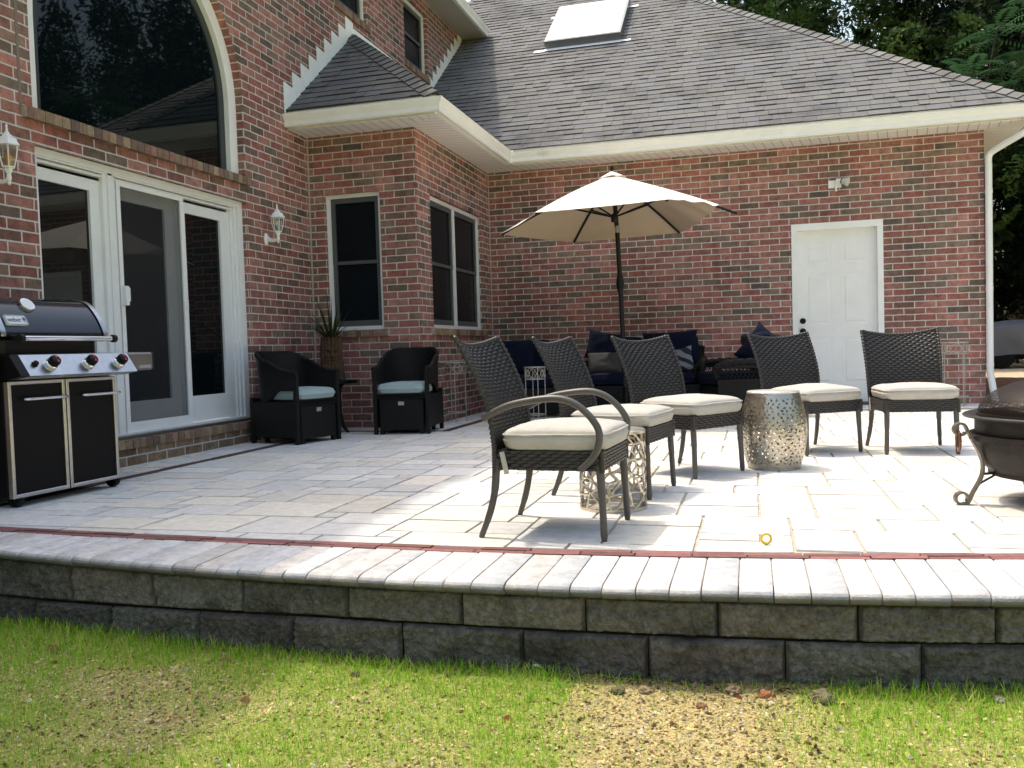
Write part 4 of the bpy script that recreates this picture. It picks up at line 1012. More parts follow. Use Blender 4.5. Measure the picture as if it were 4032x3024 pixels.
# ------------------------------------------------------------------ dark wicker sofa set with navy cushions
def wicker_seat(name, label, cat, loc, rz, W_, nseat, grp=None):
    """local +x = facing; W_ = overall width"""
    t = thing(name, label, cat, loc, rz, grp); D0, D1 = -.34, .36; hw = W_ / 2
    mb = MB(); mb.grid(lambda u, v: V(D1 - .02 + .015 * math.sin(PI * v), -hw + .05 + (W_ - .1) * u, .05 + .27 * v), 8, 6, uvfn=lambda u, v: (u * W_, v * .27))
    mb.box((0.0, 0, .20), (.66, W_ - .12, .24)); mb.build('seat_base', M['bwick'], t)
    mb = MB()
    def bs(u, v, off=0):
        a = u * 2 - 1; z = .28 + (.80 - .10 * abs(a) ** 2.2 - .28) * v; return V(D0 + .03 - .06 * v + .05 * abs(a) ** 3 + off, a * (hw - .03), z)
    mb.grid(lambda u, v: bs(u, v), 24, 8, uvfn=lambda u, v: (u * W_, v * .5)); mb.grid(lambda u, v: bs(u, v, -.03), 24, 8, uvfn=lambda u, v: (u * W_, v * .5))
    P_ = [bs(i / 40, 1, -.015) for i in range(41)]; mb.tube(P_, .022, 8); mb.build('backrest', M['bwick'], t, smooth=True)
    for s_ in (-1, 1):
        y = s_ * (hw - .035); mb = MB()
        path = spline([(D0 + .0, y, .58), (-.1, y, .565), (.18, y, .555), (.31, y * 1.02, .53), (.365, y * 1.02, .47), (.350, y, .40)], 6)
        fnp = []
        for i in range(len(path) - 1):
            for k in range(3): fnp.append(path[i].lerp(path[i + 1], k / 3))
        mb.tube(fnp, [.034 + .004 * math.sin(i * 1.1) for i in range(len(fnp))], 10, flat=(0, 1, 0))
        ar = mb.build('armrest', M['bwick'], t, smooth=True)
        mb = MB()
        for k in range(14):     # open lattice under the arm
            x = -.26 + .6 * k / 14
            mb.tube([(x, y, .385), (x + .045, y, .50)], .0045, 5); mb.tube([(x + .045, y + .004, .385), (x, y + .004, .50)], .0045, 5)
        mb.box((.02, y, .375), (.66, .03, .025)); mb.box((.02, y, .51), (.62, .028, .03)); mb.build('lattice_panel', M['bwick'], ar)
        mb = MB(); mb.grid(lambda u, v: V(-.30 + .64 * u, y + s_ * .012, .05 + .32 * v), 4, 4, uvfn=lambda u, v: (u * .64, v * .32)); mb.box((.02, y, .21), (.64, .02, .32)); mb.build('side_panel', M['bwick'], t)
    sw = (W_ - .14) / nseat
    for k in range(nseat):
        y0 = -hw + .07 + sw * k
        mb = MB(); cushion(mb, -.24, .37, y0 + .005, y0 + sw - .005, .33, .455, crown=.012, seed=k + 2.1); mb.build('seat_cushion', M['navy'], t, smooth=True)
        mb = MB(); cushion(mb, -.075, .075, -sw / 2 + .01, sw / 2 - .01, -.005, .005)
        mb = MB(); cushion(mb, -.20, .20, -sw / 2 + .015, sw / 2 - .015, -.07, .07, crown=.02, seed=k + 5.2)
        rt_ = Matrix.Rotation(rad(-78), 3, 'Y'); mb.v = [tuple(rt_ @ V(*p) + V(-.195, y0 + sw / 2, .655)) for p in mb.v]; mb.build('back_cushion', M['navy'], t, smooth=True)
    return t
wicker_seat('wicker_sofa', 'black wicker sofa with navy cushions along the brick wall under the umbrella', 'sofa', (-1.17, 9.62, 0), rad(-90), 1.36, 2)
SG = 'black wicker lounge armchairs with navy cushions'
wicker_seat('lounge_armchair', 'dark wicker armchair with navy back cushion at the left end of the sofa', 'armchair', (-2.42, 9.38, 0), rad(-72), .72, 1, SG)
wicker_seat('lounge_armchair', 'dark wicker armchair with rounded navy back cushion right of the sofa, facing left', 'armchair', (-.13, 9.14, 0), rad(200), .74, 1, SG)
def pillow(name, label, loc, w, h, th, rot, mat, grp=None):
    mb = MB(); nu = 20
    def S(u, v, top):
        a, b = u * 2 - 1, v * 2 - 1; k = (max(0, 1 - a ** 4) * max(0, 1 - b ** 4)) ** .55; pin = 1 - .07 * (1 - a * a) * abs(b) ** 3; pin2 = 1 - .07 * (1 - b * b) * abs(a) ** 3
        return V(a * w / 2 * pin2, b * h / 2 * pin, (1 if top else -1) * th / 2 * k * (1 + .25 * noise.noise(V(a * 2, b * 2, w * 9))))
    mb.grid(lambda u, v: S(u, v, True), nu, nu, uvfn=lambda u, v: (u, v)); mb.grid(lambda u, v: S(u, v, False), nu, nu, uvfn=lambda u, v: (u, v))
    o = mb.build(name, mat, None, smooth=True, ang=70); o.location = loc; o.rotation_euler = rot; return tag(o, label, 'pillow', grp)
PGp = 'throw pillows on the wicker seats'
pillow('throw_pillow', 'navy square pillow standing on the left lounge armchair', (-2.56, 9.46, .66), .40, .40, .13, (rad(78), 0, rad(14)), M['navy'], PGp)
pillow('throw_pillow', 'navy square pillow on top of the plain grey pillow on the sofa', (-1.62, 9.62, .755), .36, .34, .12, (rad(76), rad(12), rad(6)), M['navy'], PGp)
pillow('throw_pillow', 'plain grey pillow on the left half of the sofa', (-1.58, 9.50, .565), .40, .26, .15, (rad(66), 0, rad(2)), M['grey_fabric'], PGp)
m, nt, b, out = newmat('striped_fabric'); uvn = N(nt, 'ShaderNodeUVMap', uv_map='UVMap'); wv = N(nt, 'ShaderNodeTexWave', wave_type='BANDS', bands_direction='DIAGONAL', Scale=1.35, Distortion=2.5, Detail=1.0)
nt.links.new(uvn.outputs[0], wv.inputs['Vector']); r = ramp(nt, [(.45, (.20, .20, .22)), (.55, (.012, .014, .022))]); nt.links.new(wv.outputs[0], r.inputs[0]); nt.links.new(r.outputs[0], b.inputs['Base Color']); b.inputs['Roughness'].default_value = .9
pillow('throw_pillow', 'grey pillow with black stripes leaning on the right half of the sofa', (-.80, 9.42, .565), .40, .28, .12, (rad(66), rad(-14), rad(-8)), m, PGp)
pillow('throw_pillow', 'big rounded navy pillow on the right lounge armchair, behind a grey chair', (.10, 9.10, .655), .44, .42, .20, (rad(80), rad(38), rad(-24)), M['navy'], PGp)
pillow('throw_pillow', 'large navy pillow standing behind the striped pillow on the sofa', (-.87, 9.62, .70), .60, .40, .14, (rad(80), rad(-2), rad(0)), M['navy'], PGp)
# ------------------------------------------------------------------ umbrella
um = thing('patio_umbrella', 'beige canvas patio umbrella, slightly tilted, on a dark pole behind the chairs', 'umbrella', (-1.25, 8.80, 0))
UO = V(-1.25, 8.80, 0); cxy = V(-1.3253, 8.8, 1.9949); Ru, Hu = 1.208, .53
nrm = V(-.02925, .01406, 1).normalized(); e1 = V(0, 1, 0).cross(nrm).normalized(); e2 = nrm.cross(e1); phU = 4.2186
corner = [cxy + e1 * Ru * math.cos(phU + k * PI / 3) + e2 * Ru * math.sin(phU + k * PI / 3) for k in range(6)]   # 0 front left, 1 front right, 2 right ...
apex = cxy + nrm * (Hu - .035); slip = 2
def ribpt(k, t):
    p = apex.lerp(corner[k], t); return p + nrm * (.022 * math.sin(PI * t * .95))
tip = ribpt(2, .90)
mb = MB()
for k in range(6):
    l = (k + 1) % 6
    def S(u, v, k=k, l=l):
        v = .07 + .93 * v
        a = ribpt(k, v * (.86 if k == slip else 1)); b = ribpt(l, v * (.86 if l == slip else 1)); p = a.lerp(b, u)
        sag = .030 if slip in (k, l) else .010
        p = p - nrm * (sag * math.sin(PI * u) * v ** 1.5 * (.3 if k == 0 else 1)) + (cxy - p).normalized() * (.018 * math.sin(PI * u) * v ** 4)
        if slip in (k, l):
            w = u if l == slip else 1 - u; amp = .015 * v ** 2 * w
            p = p + nrm * amp * math.sin(u * 21 + 1.5 * math.sin(u * 5)) + nrm * .045 * v ** 6 * math.sin(PI * u) * (1 if k == 1 else 0)
        return p - UO
    mb.grid(S, 36, 20)
cn = mb.build('canopy', M['canvas'], um, smooth=True, ang=50)
mb.v = [tuple(V(*q) - nrm * .004) for q in mb.v]; mb.build('shaded_underside', M['shaded_underside'], cn, smooth=True, ang=50)  # added second layer whose darker colour paints the canopy's shaded underside
mb = MB(); mb.grid(lambda u, v: cxy + nrm * (Hu - .002 - .072 * v + .006 * v * abs(math.sin(3 * (2 * PI * u - phU)))) + (e1 * math.cos(2 * PI * u) + e2 * math.sin(2 * PI * u)) * (.012 + .125 * v) - UO, 48, 5, cu=True); mb.build('vent_cap', M['canvas'], cn, smooth=True)
for k in range(6):
    mb = MB(); end = 1.0 if k == slip else .985
    mb.tube([ribpt(k, t / 12 * end) - nrm * .016 - UO for t in range(0, 13)], (.0125), 8); rb_ = mb.build('rib', M['darkmetal'], um, smooth=True)
    hub = apex - nrm * .43 ; mb = MB(); mb.tube([hub - UO + V(0, 0, 0), ribpt(k, .50) - nrm * .02 - UO], .0095, 6); mb.build('strut', M['darkmetal'], rb_, smooth=True)
top_ = apex + nrm * .02; joint = V(-1.300, 8.80, 1.90); bt_ = V(-1.25, 8.80, .0)
crank = V(-1.283, 8.80, 1.388)
mb = MB(); mb.tube([joint - UO, top_ - UO], .023, 12); mb.build('upper_pole', M['darkmetal'], um, smooth=True)
mb = MB(); mb.lathe([(.03, 0), (.036, .02), (.036, .07), (.026, .085)], 16, hub - nrm * .05 - UO); mb.build('hub', M['darkmetal'], um, smooth=True)
mb = MB(); mb.tube([joint - UO - nrm * .0, joint - UO + nrm * .07], .0245, 12); mb.build('tilt_joint', M['steel'], um, smooth=True)
mb = MB(); mb.tube([bt_ - UO + V(0, 0, .05), crank - UO, joint - UO], .024, 12); po = mb.build('pole', M['darkmetal'], um, smooth=True)
mb = MB(); mb.tube([crank - UO + V(0, -.005, -.08), crank - UO + V(0, -.012, 0), crank - UO + V(0, -.005, .08)], [.03, .042, .03], 12); mb.tube([crank - UO + V(0, -.03, 0), crank - UO + V(.0, -.08, 0), crank - UO + V(.035, -.085, -.06), crank - UO + V(.04, -.11, -.06)], .007, 8); mb.build('crank', M['darkmetal'], um, smooth=True)
mb = MB(); mb.lathe([(.26, 0), (.27, .02), (.24, .06), (.07, .085), (.035, .10), (.033, .32), (.026, .33)], 32, bt_ - UO); mb.build('base', M['black'], um, smooth=True)
mb = MB(); mb.tube([top_ - UO, top_ - UO + nrm * .035], .012, 10); mb.lathe([(.018, 0), (.02, .02), (.016, .035), (0, .04)], 14, top_ - UO + nrm * .03); mb.build('finial', M['darkmetal'], um, smooth=True)

# ------------------------------------------------------------------ gas grill  (local: +x = front, y along the house)
gr = thing('gas_grill', 'black and stainless gas grill on casters beside the sliding door', 'grill', (-3.97, 3.97, 0), rad(-2.5))
fx = .27
M['lid'] = pm('enamel_lid', (.006, .006, .012), .20, spec=.5, coat=.35)
def gbox(name, mat, *bx, par=None, bev=.006):
    mb = MB()
    for c, d in bx: mb.box(c, d, bev=bev)
    return mb.build(name, mat, par or gr)
cab = gbox('cabinet', M['black'], ((-.02, 0, .36), (.54, .74, .62)))
for s_, nm in ((-1, 'door'), (1, 'door')):
    y0, y1 = (-.372, -.004) if s_ < 0 else (.004, .372); yc = (y0 + y1) / 2
    mb = MB(); mb.box((fx - .012, yc, .358), (.03, y1 - y0 - .03, .58)); d = mb.build('door', M['black'], gr)
    mb = MB(); t_ = .020
    for c, dd in (((fx, y0 + t_ / 2, .358), (.032, t_, .612)), ((fx, y1 - t_ / 2, .358), (.032, t_, .612)), ((fx, yc, .052 + t_ / 2), (.032, y1 - y0 - 2 * t_, t_)), ((fx, yc, .664 - t_ / 2), (.032, y1 - y0 - 2 * t_, t_))): mb.box(c, dd, bev=.003)
    mb.build('door_frame', M['steel'], d)
    mb = MB(); ya_, yb_ = (-.285, -.018) if s_ < 0 else (.105, .375); mb.tube(spline([(fx + .014, ya_, .567), (fx + .045, ya_ + .012, .567), (fx + .048, (ya_ + yb_) / 2, .567), (fx + .045, yb_ - .012, .567), (fx + .014, yb_, .567)], 5), .0085, 10); mb.build('door_handle', M['chrome'], d, smooth=True)
# control panel, slanted
mb = MB(); y0, y1 = -.335, .435
pf = [(fx + .035, .672), (fx + .125, .690), (fx + .050, .800), (fx - .03, .806), (fx - .06, .672)]
for (a, b) in zip(pf, pf[1:] + pf[:1]): mb.face([(a[0], y0, a[1]), (a[0], y1, a[1]), (b[0], y1, b[1]), (b[0], y0, b[1])])
mb.face([(p[0], y1, p[1]) for p in pf]); cp = mb.build('control_panel', M['steel'], gr)
mb = MB(); pe = [(p[0] + (.004 if p[0] > fx else 0), p[1]) for p in pf]
for yy in (y0 - .055, y0): mb.face([(p[0], yy, p[1]) for p in pe])
for (a, b) in zip(pe, pe[1:] + pe[:1]): mb.face([(a[0], y0 - .055, a[1]), (a[0], y0 - .001, a[1]), (b[0], y0 - .001, b[1]), (b[0], y0 - .055, b[1])])
mb.build('end_cap', M['black'], cp)
slant = math.atan2(.110, .075); nk = V(math.sin(slant), 0, math.cos(slant)); knr = nk.to_track_quat('Z', 'Y').to_matrix()
M['red'] = pm('red_mark', (.55, .02, .03), .4)
for yk in (-.165, .095, .325):
    c = V(fx + .088, yk, .745); mb = MB(); mb.lathe([(.034, 0), (.034, .012), (.026, .02)], 24, c, mat=knr); kn = mb.build('knob_bezel', M['chrome'], cp, smooth=True)
    mb = MB(); mb.lathe([(.026, .012), (.030, .018), (.031, .040), (.027, .052), (.012, .056), (0, .056)], 24, c, mat=knr); mb.build('knob', M['black'], cp, smooth=True)
    mb = MB(); ay = V(0, 1, 0); ax = ay.cross(nk)
    o_ = c + nk * .0575
    for s_ in (-1, 1): mb.face([o_ + ay * .010 * s_ + ax * .0 - ay * .010 * s_, o_ + ax * .022 * s_ + ay * .009, o_ + ax * .022 * s_ - ay * .009])
    mb.build('mark', M['red'], cp)
mb = MB(); c = V(fx + .075, -.265, .742); mb.lathe([(.018, 0), (.018, .012), (.013, .02), (.015, .028), (.010, .034), (0, .035)], 18, c, mat=knr); mb.build('igniter_button', M['black'], cp, smooth=True)
# cook box, lid
mb = MB(); mb.box((-.06, .0, .845), (.50, .62, .11), bev=.02); mb.build('cook_box', M['darkmetal'], gr)
lp = spline([(.235, .895), (.232, .925), (.190, 1.00), (.125, 1.085), (.06, 1.118), (-.08, 1.135), (-.24, 1.11), (-.30, 1.0), (-.31, .895)] and [(.235, 0, .895), (.232, 0, .925), (.190, 0, 1.01), (.125, 0, 1.088), (.06, 0, 1.116), (-.08, 0, 1.13), (-.24, 0, 1.10), (-.30, 0, 1.0), (-.31, 0, .895)], 6)
yl0, yl1 = -.325, .345
mb = MB()
mb.grid(lambda u, v: V(lp[min(len(lp) - 1, int(round(v * (len(lp) - 1))))].x, yl0 + (yl1 - yl0) * u, lp[min(len(lp) - 1, int(round(v * (len(lp) - 1))))].z), 1, len(lp) - 1)
lid = mb.build('lid', M['lid'], gr, smooth=True)
for ya_, yb_ in ((yl0 - .032, yl0), (yl1, yl1 + .032)):
    mb = MB()
    for i in range(len(lp) - 1): 
        a, b = lp[i], lp[i + 1]; mb.face([(a.x + .006, ya_, a.z + .004), (a.x + .006, yb_, a.z + .004), (b.x + .006, yb_, b.z + .004), (b.x + .006, ya_, b.z + .004)])
    mb.build('lid_band', M['steel'], lid, smooth=True)
    mb = MB(); yy = ya_ if ya_ < 0 else yb_; mb.face([(p.x, yy, p.z) for p in lp]); mb.build('lid_end', M['black'], lid)
mb = MB(); hy0, hy1 = -.275, .375; mb.tube([(.278, hy0, .888), (.283, hy0 + .02, .888), (.283, hy1 - .02, .888), (.278, hy1, .888)], [.016, .0155, .0155, .016], 14)
mb.build('lid_handle', M['chrome'], lid, smooth=True)
for yy in (hy0, hy1):
    mb = MB(); mb.tube([(.283, yy - .012, .888), (.283, yy + .012, .888)], .023, 14); mb.box((.255, yy, .888), (.06, .02, .024)); mb.build('handle_post', M['darkmetal'], lid, smooth=True)
tn = V(.78, 0, .62).normalized(); tr_ = tn.to_track_quat('Z', 'Y').to_matrix(); mb = MB(); tcn = V(.140, -.105, 1.068)
mb.lathe([(.040, -.01), (.043, .012), (.040, .022)], 28, tcn, mat=tr_); th = mb.build('thermometer', M['chrome'], lid, smooth=True)
mb = MB(); mb.lathe([(.036, .0225), (.0, .0226)], 28, tcn, mat=tr_); mb.build('dial', M['white'], lid)
# badge with lettering
bn = V(.87, 0, .49).normalized(); by = V(0, 1, 0); bx_ = by; bu = bn.cross(by) * -1
if bu.z < 0: bu = -bu
bc = V(.205, -.235, .983) + bn * .010
def rrect(w, h, r, off, z):
    pts = []
    for (cx, cy, a0) in ((w / 2 - r, h / 2 - r, 0), (-w / 2 + r, h / 2 - r, 90), (-w / 2 + r, -h / 2 + r, 180), (w / 2 - r, -h / 2 + r, 270)):
        for k in range(5): a = rad(a0 + 22.5 * k); pts.append(bc + by * (cx + r * math.cos(a)) + bu * (cy + r * math.sin(a)) + bn * z)
    return pts
mb = MB(); mb.face(rrect(.135, .062, .012, 0, .001)); mb.face(rrect(.135, .062, .012, 0, -.012)); a_ = rrect(.135, .062, .012, 0, .001); b_ = rrect(.135, .062, .012, 0, -.012)
for i in range(len(a_)): mb.face([a_[i], a_[(i + 1) % len(a_)], b_[(i + 1) % len(a_)], b_[i]])
bd = mb.build('badge', pm('badge_white', (.72, .73, .76), .3), lid)
mb = MB(); o1 = rrect(.131, .058, .011, 0, .0016); o2 = rrect(.124, .051, .009, 0, .0016)
for i in range(len(o1)): mb.face([o1[i], o1[(i + 1) % len(o1)], o2[(i + 1) % len(o1)], o2[i]])
M['ink'] = pm('badge_ink', (.10, .12, .17), .5); mb.build('badge_border', M['ink'], lid)
def text(body, size, origin, ux, uz, mat, parent, name, extr=.0004, sx=1.0, spacing=1.0):
    cu = bpy.data.curves.new(name, 'FONT'); cu.body = body; cu.size = size; cu.extrude = extr; cu.align_x = 'LEFT'; cu.space_character = spacing
    o = bpy.data.objects.new(name, cu); COL.objects.link(o); bpy.context.view_layer.update()
    me = bpy.data.meshes.new_from_object(o.evaluated_get(bpy.context.evaluated_depsgraph_get())); bpy.data.objects.remove(o); bpy.data.curves.remove(cu)
    nn = ux.cross(uz); me.transform(Matrix(((ux.x * sx, uz.x, nn.x, origin.x), (ux.y * sx, uz.y, nn.y, origin.y), (ux.z * sx, uz.z, nn.z, origin.z), (0, 0, 0, 1))))
    me.materials.clear(); me.materials.append(mat); q = bpy.data.objects.new(name, me); COL.objects.link(q); q.parent = parent; return q
text('weber', .040, bc - by * .056 - bu * .012 + bn * .0025, by, bu, M['ink'], lid, 'badge_lettering', sx=.82)
mb = MB(); kc = bc + by * .048 + bn * .003      # little kettle emblem
mb.face([kc + by * .010 * math.cos(a) + bu * (.006 + .010 * math.sin(a)) for a in [2 * PI * i / 18 for i in range(18)]])
for s_ in (-1, 0, 1): mb.face([kc + by * (.003 * s_ - .001), kc + by * (.003 * s_ + .001), kc + by * (.009 * s_ + .001) - bu * .016, kc + by * (.009 * s_ - .001) - bu * .016])
mb.build('badge_emblem', M['ink'], lid)
# side shelves
M['dsteel'] = pm('shelf_steel', (.24, .235, .225), .42, .9, var=.15, vs=12)
for y0, y1, nm in ((.435, .735, 'side_shelf'), (-.69, -.39, 'side_shelf')):
    yc = (y0 + y1) / 2; mb = MB(); mb.box((-.01, yc, .748), (.56, y1 - y0 - .03, .112), bev=.012); shf = mb.build(nm, M['dsteel'], gr)
    ye_ = y1 - .012 if y0 > 0 else y0 + .012
    mb = MB(); mb.box((-.01, ye_, .746), (.565, .028, .122), bev=.012); mb.build('end_cap', M['darkmetal'], shf)
    if y0 > 0: text('GENESIS', .026, V(.2715, .592, .706), V(0, 1, 0), V(0, 0, 1), M['white'], shf, 'lettering', sx=.95, spacing=1.1)
for sx in (.23, -.24):
    for sy in (-.34, .34):
        mb = MB(); mb.box((sx, sy, .055), (.03, .03, .03)); cs = mb.build('caster', M['black'], gr)
        mb = MB(); ry = Matrix.Rotation(PI / 2, 3, 'X'); mb.lathe([(.018, -.022), (.038, -.020), (.043, 0), (.038, .020), (.018, .022)], 20, (sx + .012, sy + .02, .043), mat=ry); mb.build('wheel', M['black'], cs, smooth=True)

# ------------------------------------------------------------------ fire pit
fp = thing('fire_pit', 'round dark metal fire pit with mesh dome lid and scrolled legs', 'fire pit', (1.368, 4.28, 0)); q_ = fp.location
Rb = .405
mb = MB(); mb.lathe([(.0, .105), (.25, .112), (.34, .135), (.385, .18), (Rb, .25), (Rb, .375), (Rb - .01, .375), (Rb - .012, .25), (.37, .19), (.25, .125), (0, .118)], 72); mb.build('bowl', M['iron'], fp, smooth=True, ang=30)
mb = MB(); mb.lathe([(Rb - .01, .372), (Rb + .045, .385), (Rb + .05, .392), (Rb + .04, .398), (Rb - .015, .388)], 72, cap=False); mb.build('rim', M['iron'], fp, smooth=True)
mb = MB(); mb.lathe([(Rb + .002, .283), (Rb + .022, .283), (Rb + .022, .312), (Rb + .002, .312)], 72, cap=False); mb.lathe([(.335, .128), (.352, .128), (.352, .150), (.335, .150)], 72, cap=False); bandp = mb.build('band', M['iron'], fp)
m, nt, b, out = newmat('fire_mesh'); uvn = N(nt, 'ShaderNodeUVMap', uv_map='UVMap'); sp = N(nt, 'ShaderNodeSeparateXYZ'); nt.links.new(uvn.outputs[0], sp.inputs[0])
fu = math_(nt, 'FRACT', sp.outputs[0]); fv = math_(nt, 'FRACT', sp.outputs[1])
op = math_(nt, 'MULTIPLY', math_(nt, 'GREATER_THAN', fu, .40), math_(nt, 'GREATER_THAN', fv, .40))
tr = N(nt, 'ShaderNodeBsdfTransparent'); mx = N(nt, 'ShaderNodeMixShader'); nt.links.new(op, mx.inputs[0]); nt.links.new(b.outputs[0], mx.inputs[1]); nt.links.new(tr.outputs[0], mx.inputs[2]); nt.links.new(mx.outputs[0], out.inputs[0])
b.inputs['Base Color'].default_value = (.022, .014, .010, 1); b.inputs['Metallic'].default_value = .5; b.inputs['Roughness'].default_value = .5; M['firemesh'] = m
mb = MB(); dome = lambda u, v: V((Rb - .012) * math.cos(PI / 2 * v) ** .8 * math.cos(2 * PI * u), (Rb - .012) * math.cos(PI / 2 * v) ** .8 * math.sin(2 * PI * u), .395 + .165 * math.sin(PI / 2 * v)) if v < 1 else V(0, 0, .56)
mb.grid(dome, 80, 18, uvfn=lambda u, v: (u * 320, v * 62)); dm = mb.build('mesh_dome', M['firemesh'], fp, smooth=True)
mb = MB(); mb.lathe([(Rb - .02, .390), (Rb - .008, .390), (Rb - .008, .402), (Rb - .02, .402)], 72, cap=False); mb.build('dome_ring', M['iron'], dm)
mb = MB(); mb.tube([(.26 * math.cos(2 * PI * k / 40), .26 * math.sin(2 * PI * k / 40), .41) for k in range(41)], .006, 6, caps=False)
for k in range(-6, 7): x = k * .038; yy = math.sqrt(.26 ** 2 - x * x); mb.tube([(x, -yy, .41), (x, yy, .41)], .0035, 5)
mb.build('cooking_grate', M['chrome'], fp, smooth=True)
M['legmetal'] = pm('leg_bar', (.17, .145, .12), .45, .6, var=.3, vs=20)
for k in range(4):
    a0 = rad(188 + 90 * k); R3 = Matrix.Rotation(a0, 3, 'Z')
    pth = []
    for i in range(15): a = rad(-150 + 305 * i / 14); pth.append((.492 + .026 * math.cos(a), .336 + .026 * math.sin(a)))
    pth = [(.470 + .0, .350)] if False else pth
    body_ = [(.456, .318), (.436, .278), (.405, .215), (.398, .16), (.410, .11), (.440, .055), (.462, .008)]
    foot = [(.462 + .026 + .026 * math.cos(rad(a)), .028 + .026 * math.sin(rad(a))) for a in range(240, 600, 24)]
    pp = pth[::1] + body_ + foot
    P_ = [R3 @ V(x, 0, z) for x, z in pp]; P_ = spline(P_, 3)
    mb = MB(); sidev = R3 @ V(0, 1, 0); b0 = len(mb.v)
    for i, p in enumerate(P_):
        t_ = (P_[min(i + 1, len(P_) - 1)] - P_[max(0, i - 1)]).normalized(); nn = t_.cross(sidev)
        mb.v += [tuple(p + sidev * .014 + nn * .005), tuple(p - sidev * .014 + nn * .005), tuple(p - sidev * .014 - nn * .005), tuple(p + sidev * .014 - nn * .005)]
    for i in range(len(P_) - 1):
        for j in range(4): mb.f.append((b0 + i * 4 + j, b0 + i * 4 + (j + 1) % 4, b0 + i * 4 + 4 + (j + 1) % 4, b0 + i * 4 + 4 + j)); mb.c.append((1, 1, 1)); mb.uv.append(None)
    lg = mb.build('leg', M['legmetal'], fp)
    mb = MB(); mb.tube([R3 @ V(.404, 0, .135), R3 @ V(.345, 0, .14)], .006, 6); mb.tube([R3 @ V(.425, 0, .085), R3 @ V(.345, 0, .132)], .005, 6); mb.tube([R3 @ V(.455, 0, .298), R3 @ V(.425, 0, .298)], .005, 6); mb.build('brace', M['iron'], lg, smooth=True)
    mb = MB(); mb.tube([R3 @ V(.500, .004 + .022 * math.cos(a), .285 + .042 * math.sin(a)) for a in [2 * PI * i / 24 for i in range(25)]], .0062, 8, caps=False); mb.build('ring_handle', pm('copper_ring', (.22, .10, .06), .4, .8) if k == 0 else bpy.data.materials['copper_ring'], lg, smooth=True)

# ------------------------------------------------------------------ wall lanterns and flood light
def lantern(label, loc, bulbmat):
    t = thing('wall_lantern', label, 'lantern', loc, 0, 'white coach lanterns on the brick wall'); t.scale = (.79,) * 3; ox = .165; rx = Matrix.Rotation(PI / 2, 3, 'Y'); w = M['white']
    mb = MB(); pl = [(.062, 0), (.066, .008), (.058, .018), (.034, .028), (.02, .05)]
    vs = []; n_ = 24
    for r, h in pl:
        for k in range(n_): a = 2 * PI * k / n_; s_ = 1 + .07 * math.cos(6 * a); vs.append(V(h, r * .62 * s_ * math.cos(a), r * 1.1 * s_ * math.sin(a)))
    fs = [(i * n_ + k, i * n_ + (k + 1) % n_, (i + 1) * n_ + (k + 1) % n_, (i + 1) * n_ + k) for i in range(len(pl) - 1) for k in range(n_)]; mb.mesh(vs, fs)
    mb.build('wall_plate', w, t, smooth=True)
    mb = MB(); mb.tube(spline([(.03, 0, .0), (.08, 0, -.025), (.13, 0, -.022), (ox, 0, -.005)], 5), [.022] * 5 + [.017] * 6 + [.014] * 5, 10); mb.build('bracket', w, t, smooth=True)
    mb = MB(); mb.lathe([(.0, -.058), (.012, -.052), (.014, -.04), (.008, -.030), (.016, -.022), (.02, .0), (.015, .03), (.022, .036), (.032, .068), (.046, .072), (.048, .082)], 6, (ox, 0, 0), ph=.3); mb.build('base', w, t)
    mb = MB()
    for k in range(6):
        a = .3 + 2 * PI * k / 6; c, s_ = math.cos(a), math.sin(a)
        mb.tube([(ox + r * c, r * s_, z) for r, z in ((.044, .08), (.062, .15), (.070, .20), (.070, .235))], .0042, 6)
    mb.build('cage', w, t, smooth=True)
    mb = MB(); mb.lathe([(.040, .082), (.058, .15), (.066, .20), (.066, .232)], 6, (ox, 0, 0), ph=.3, cap=False)
    mb.build('glass', M['lglass'], t)
    mb = MB(); mb.lathe([(.014, .082), (.014, .11), (.026, .135), (.028, .16), (.018, .185), (0, .192)], 16, (ox, 0, 0)); mb.build('bulb', bulbmat, t, smooth=True)
    mb = MB(); mb.lathe([(.070, .232), (.092, .238), (.090, .246), (.074, .265), (.064, .29), (.036, .305), (.034, .318), (.022, .322), (.018, .338), (.008, .345), (.012, .355), (.007, .368), (.010, .385), (.004, .40), (0, .402)], 6, (ox, 0, 0), ph=.3); mb.build('roof_cap', w, t)
m, nt, b, out = newmat('lantern_glass'); tr = N(nt, 'ShaderNodeBsdfTransparent'); tr.inputs[0].default_value = (.8, .84, .82, 1); gl = N(nt, 'ShaderNodeBsdfGlossy', Roughness=.03); mx = N(nt, 'ShaderNodeMixShader'); mx.inputs[0].default_value = .12
nt.links.new(tr.outputs[0], mx.inputs[1]); nt.links.new(gl.outputs[0], mx.inputs[2]); nt.links.new(mx.outputs[0], out.inputs[0]); M['lglass'] = m
lantern('white wall lantern with clear bulb between the sliding door and the bay', (xL, 7.215, 1.851), pm('clear_bulb', (.55, .56, .54), .2))
lantern('white wall lantern with amber bulb left of the sliding door, cut by the picture edge', (xL, 4.192, 1.862), M['amber'])
t = thing('flood_light', 'white motion flood light above the side door', 'flood light', (.97, yG, 2.51))
mb = MB(); mb.box((-.035, -.008, 0), (.14, .016, .085), bev=.003); mb.build('mounting_plate', M['white'], t)
def cyl(mb, a, b, r0, r1, n=16): mb.tube([a, b], [r0, r1], n)
mb = MB(); cyl(mb, V(-.02, -.05, .03), V(.035, -.075, .022), .026, .026); cyl(mb, V(-.02, -.014, .0), V(-.01, -.06, .028), .008, .008); mb.build('socket', M['white'], t, smooth=True)
mb = MB(); cyl(mb, V(.035, -.075, .022), V(.095, -.105, .0), .03, .05); bb = mb.build('bulb', pm('reflector_bulb', (.62, .62, .58), .25), t, smooth=True)
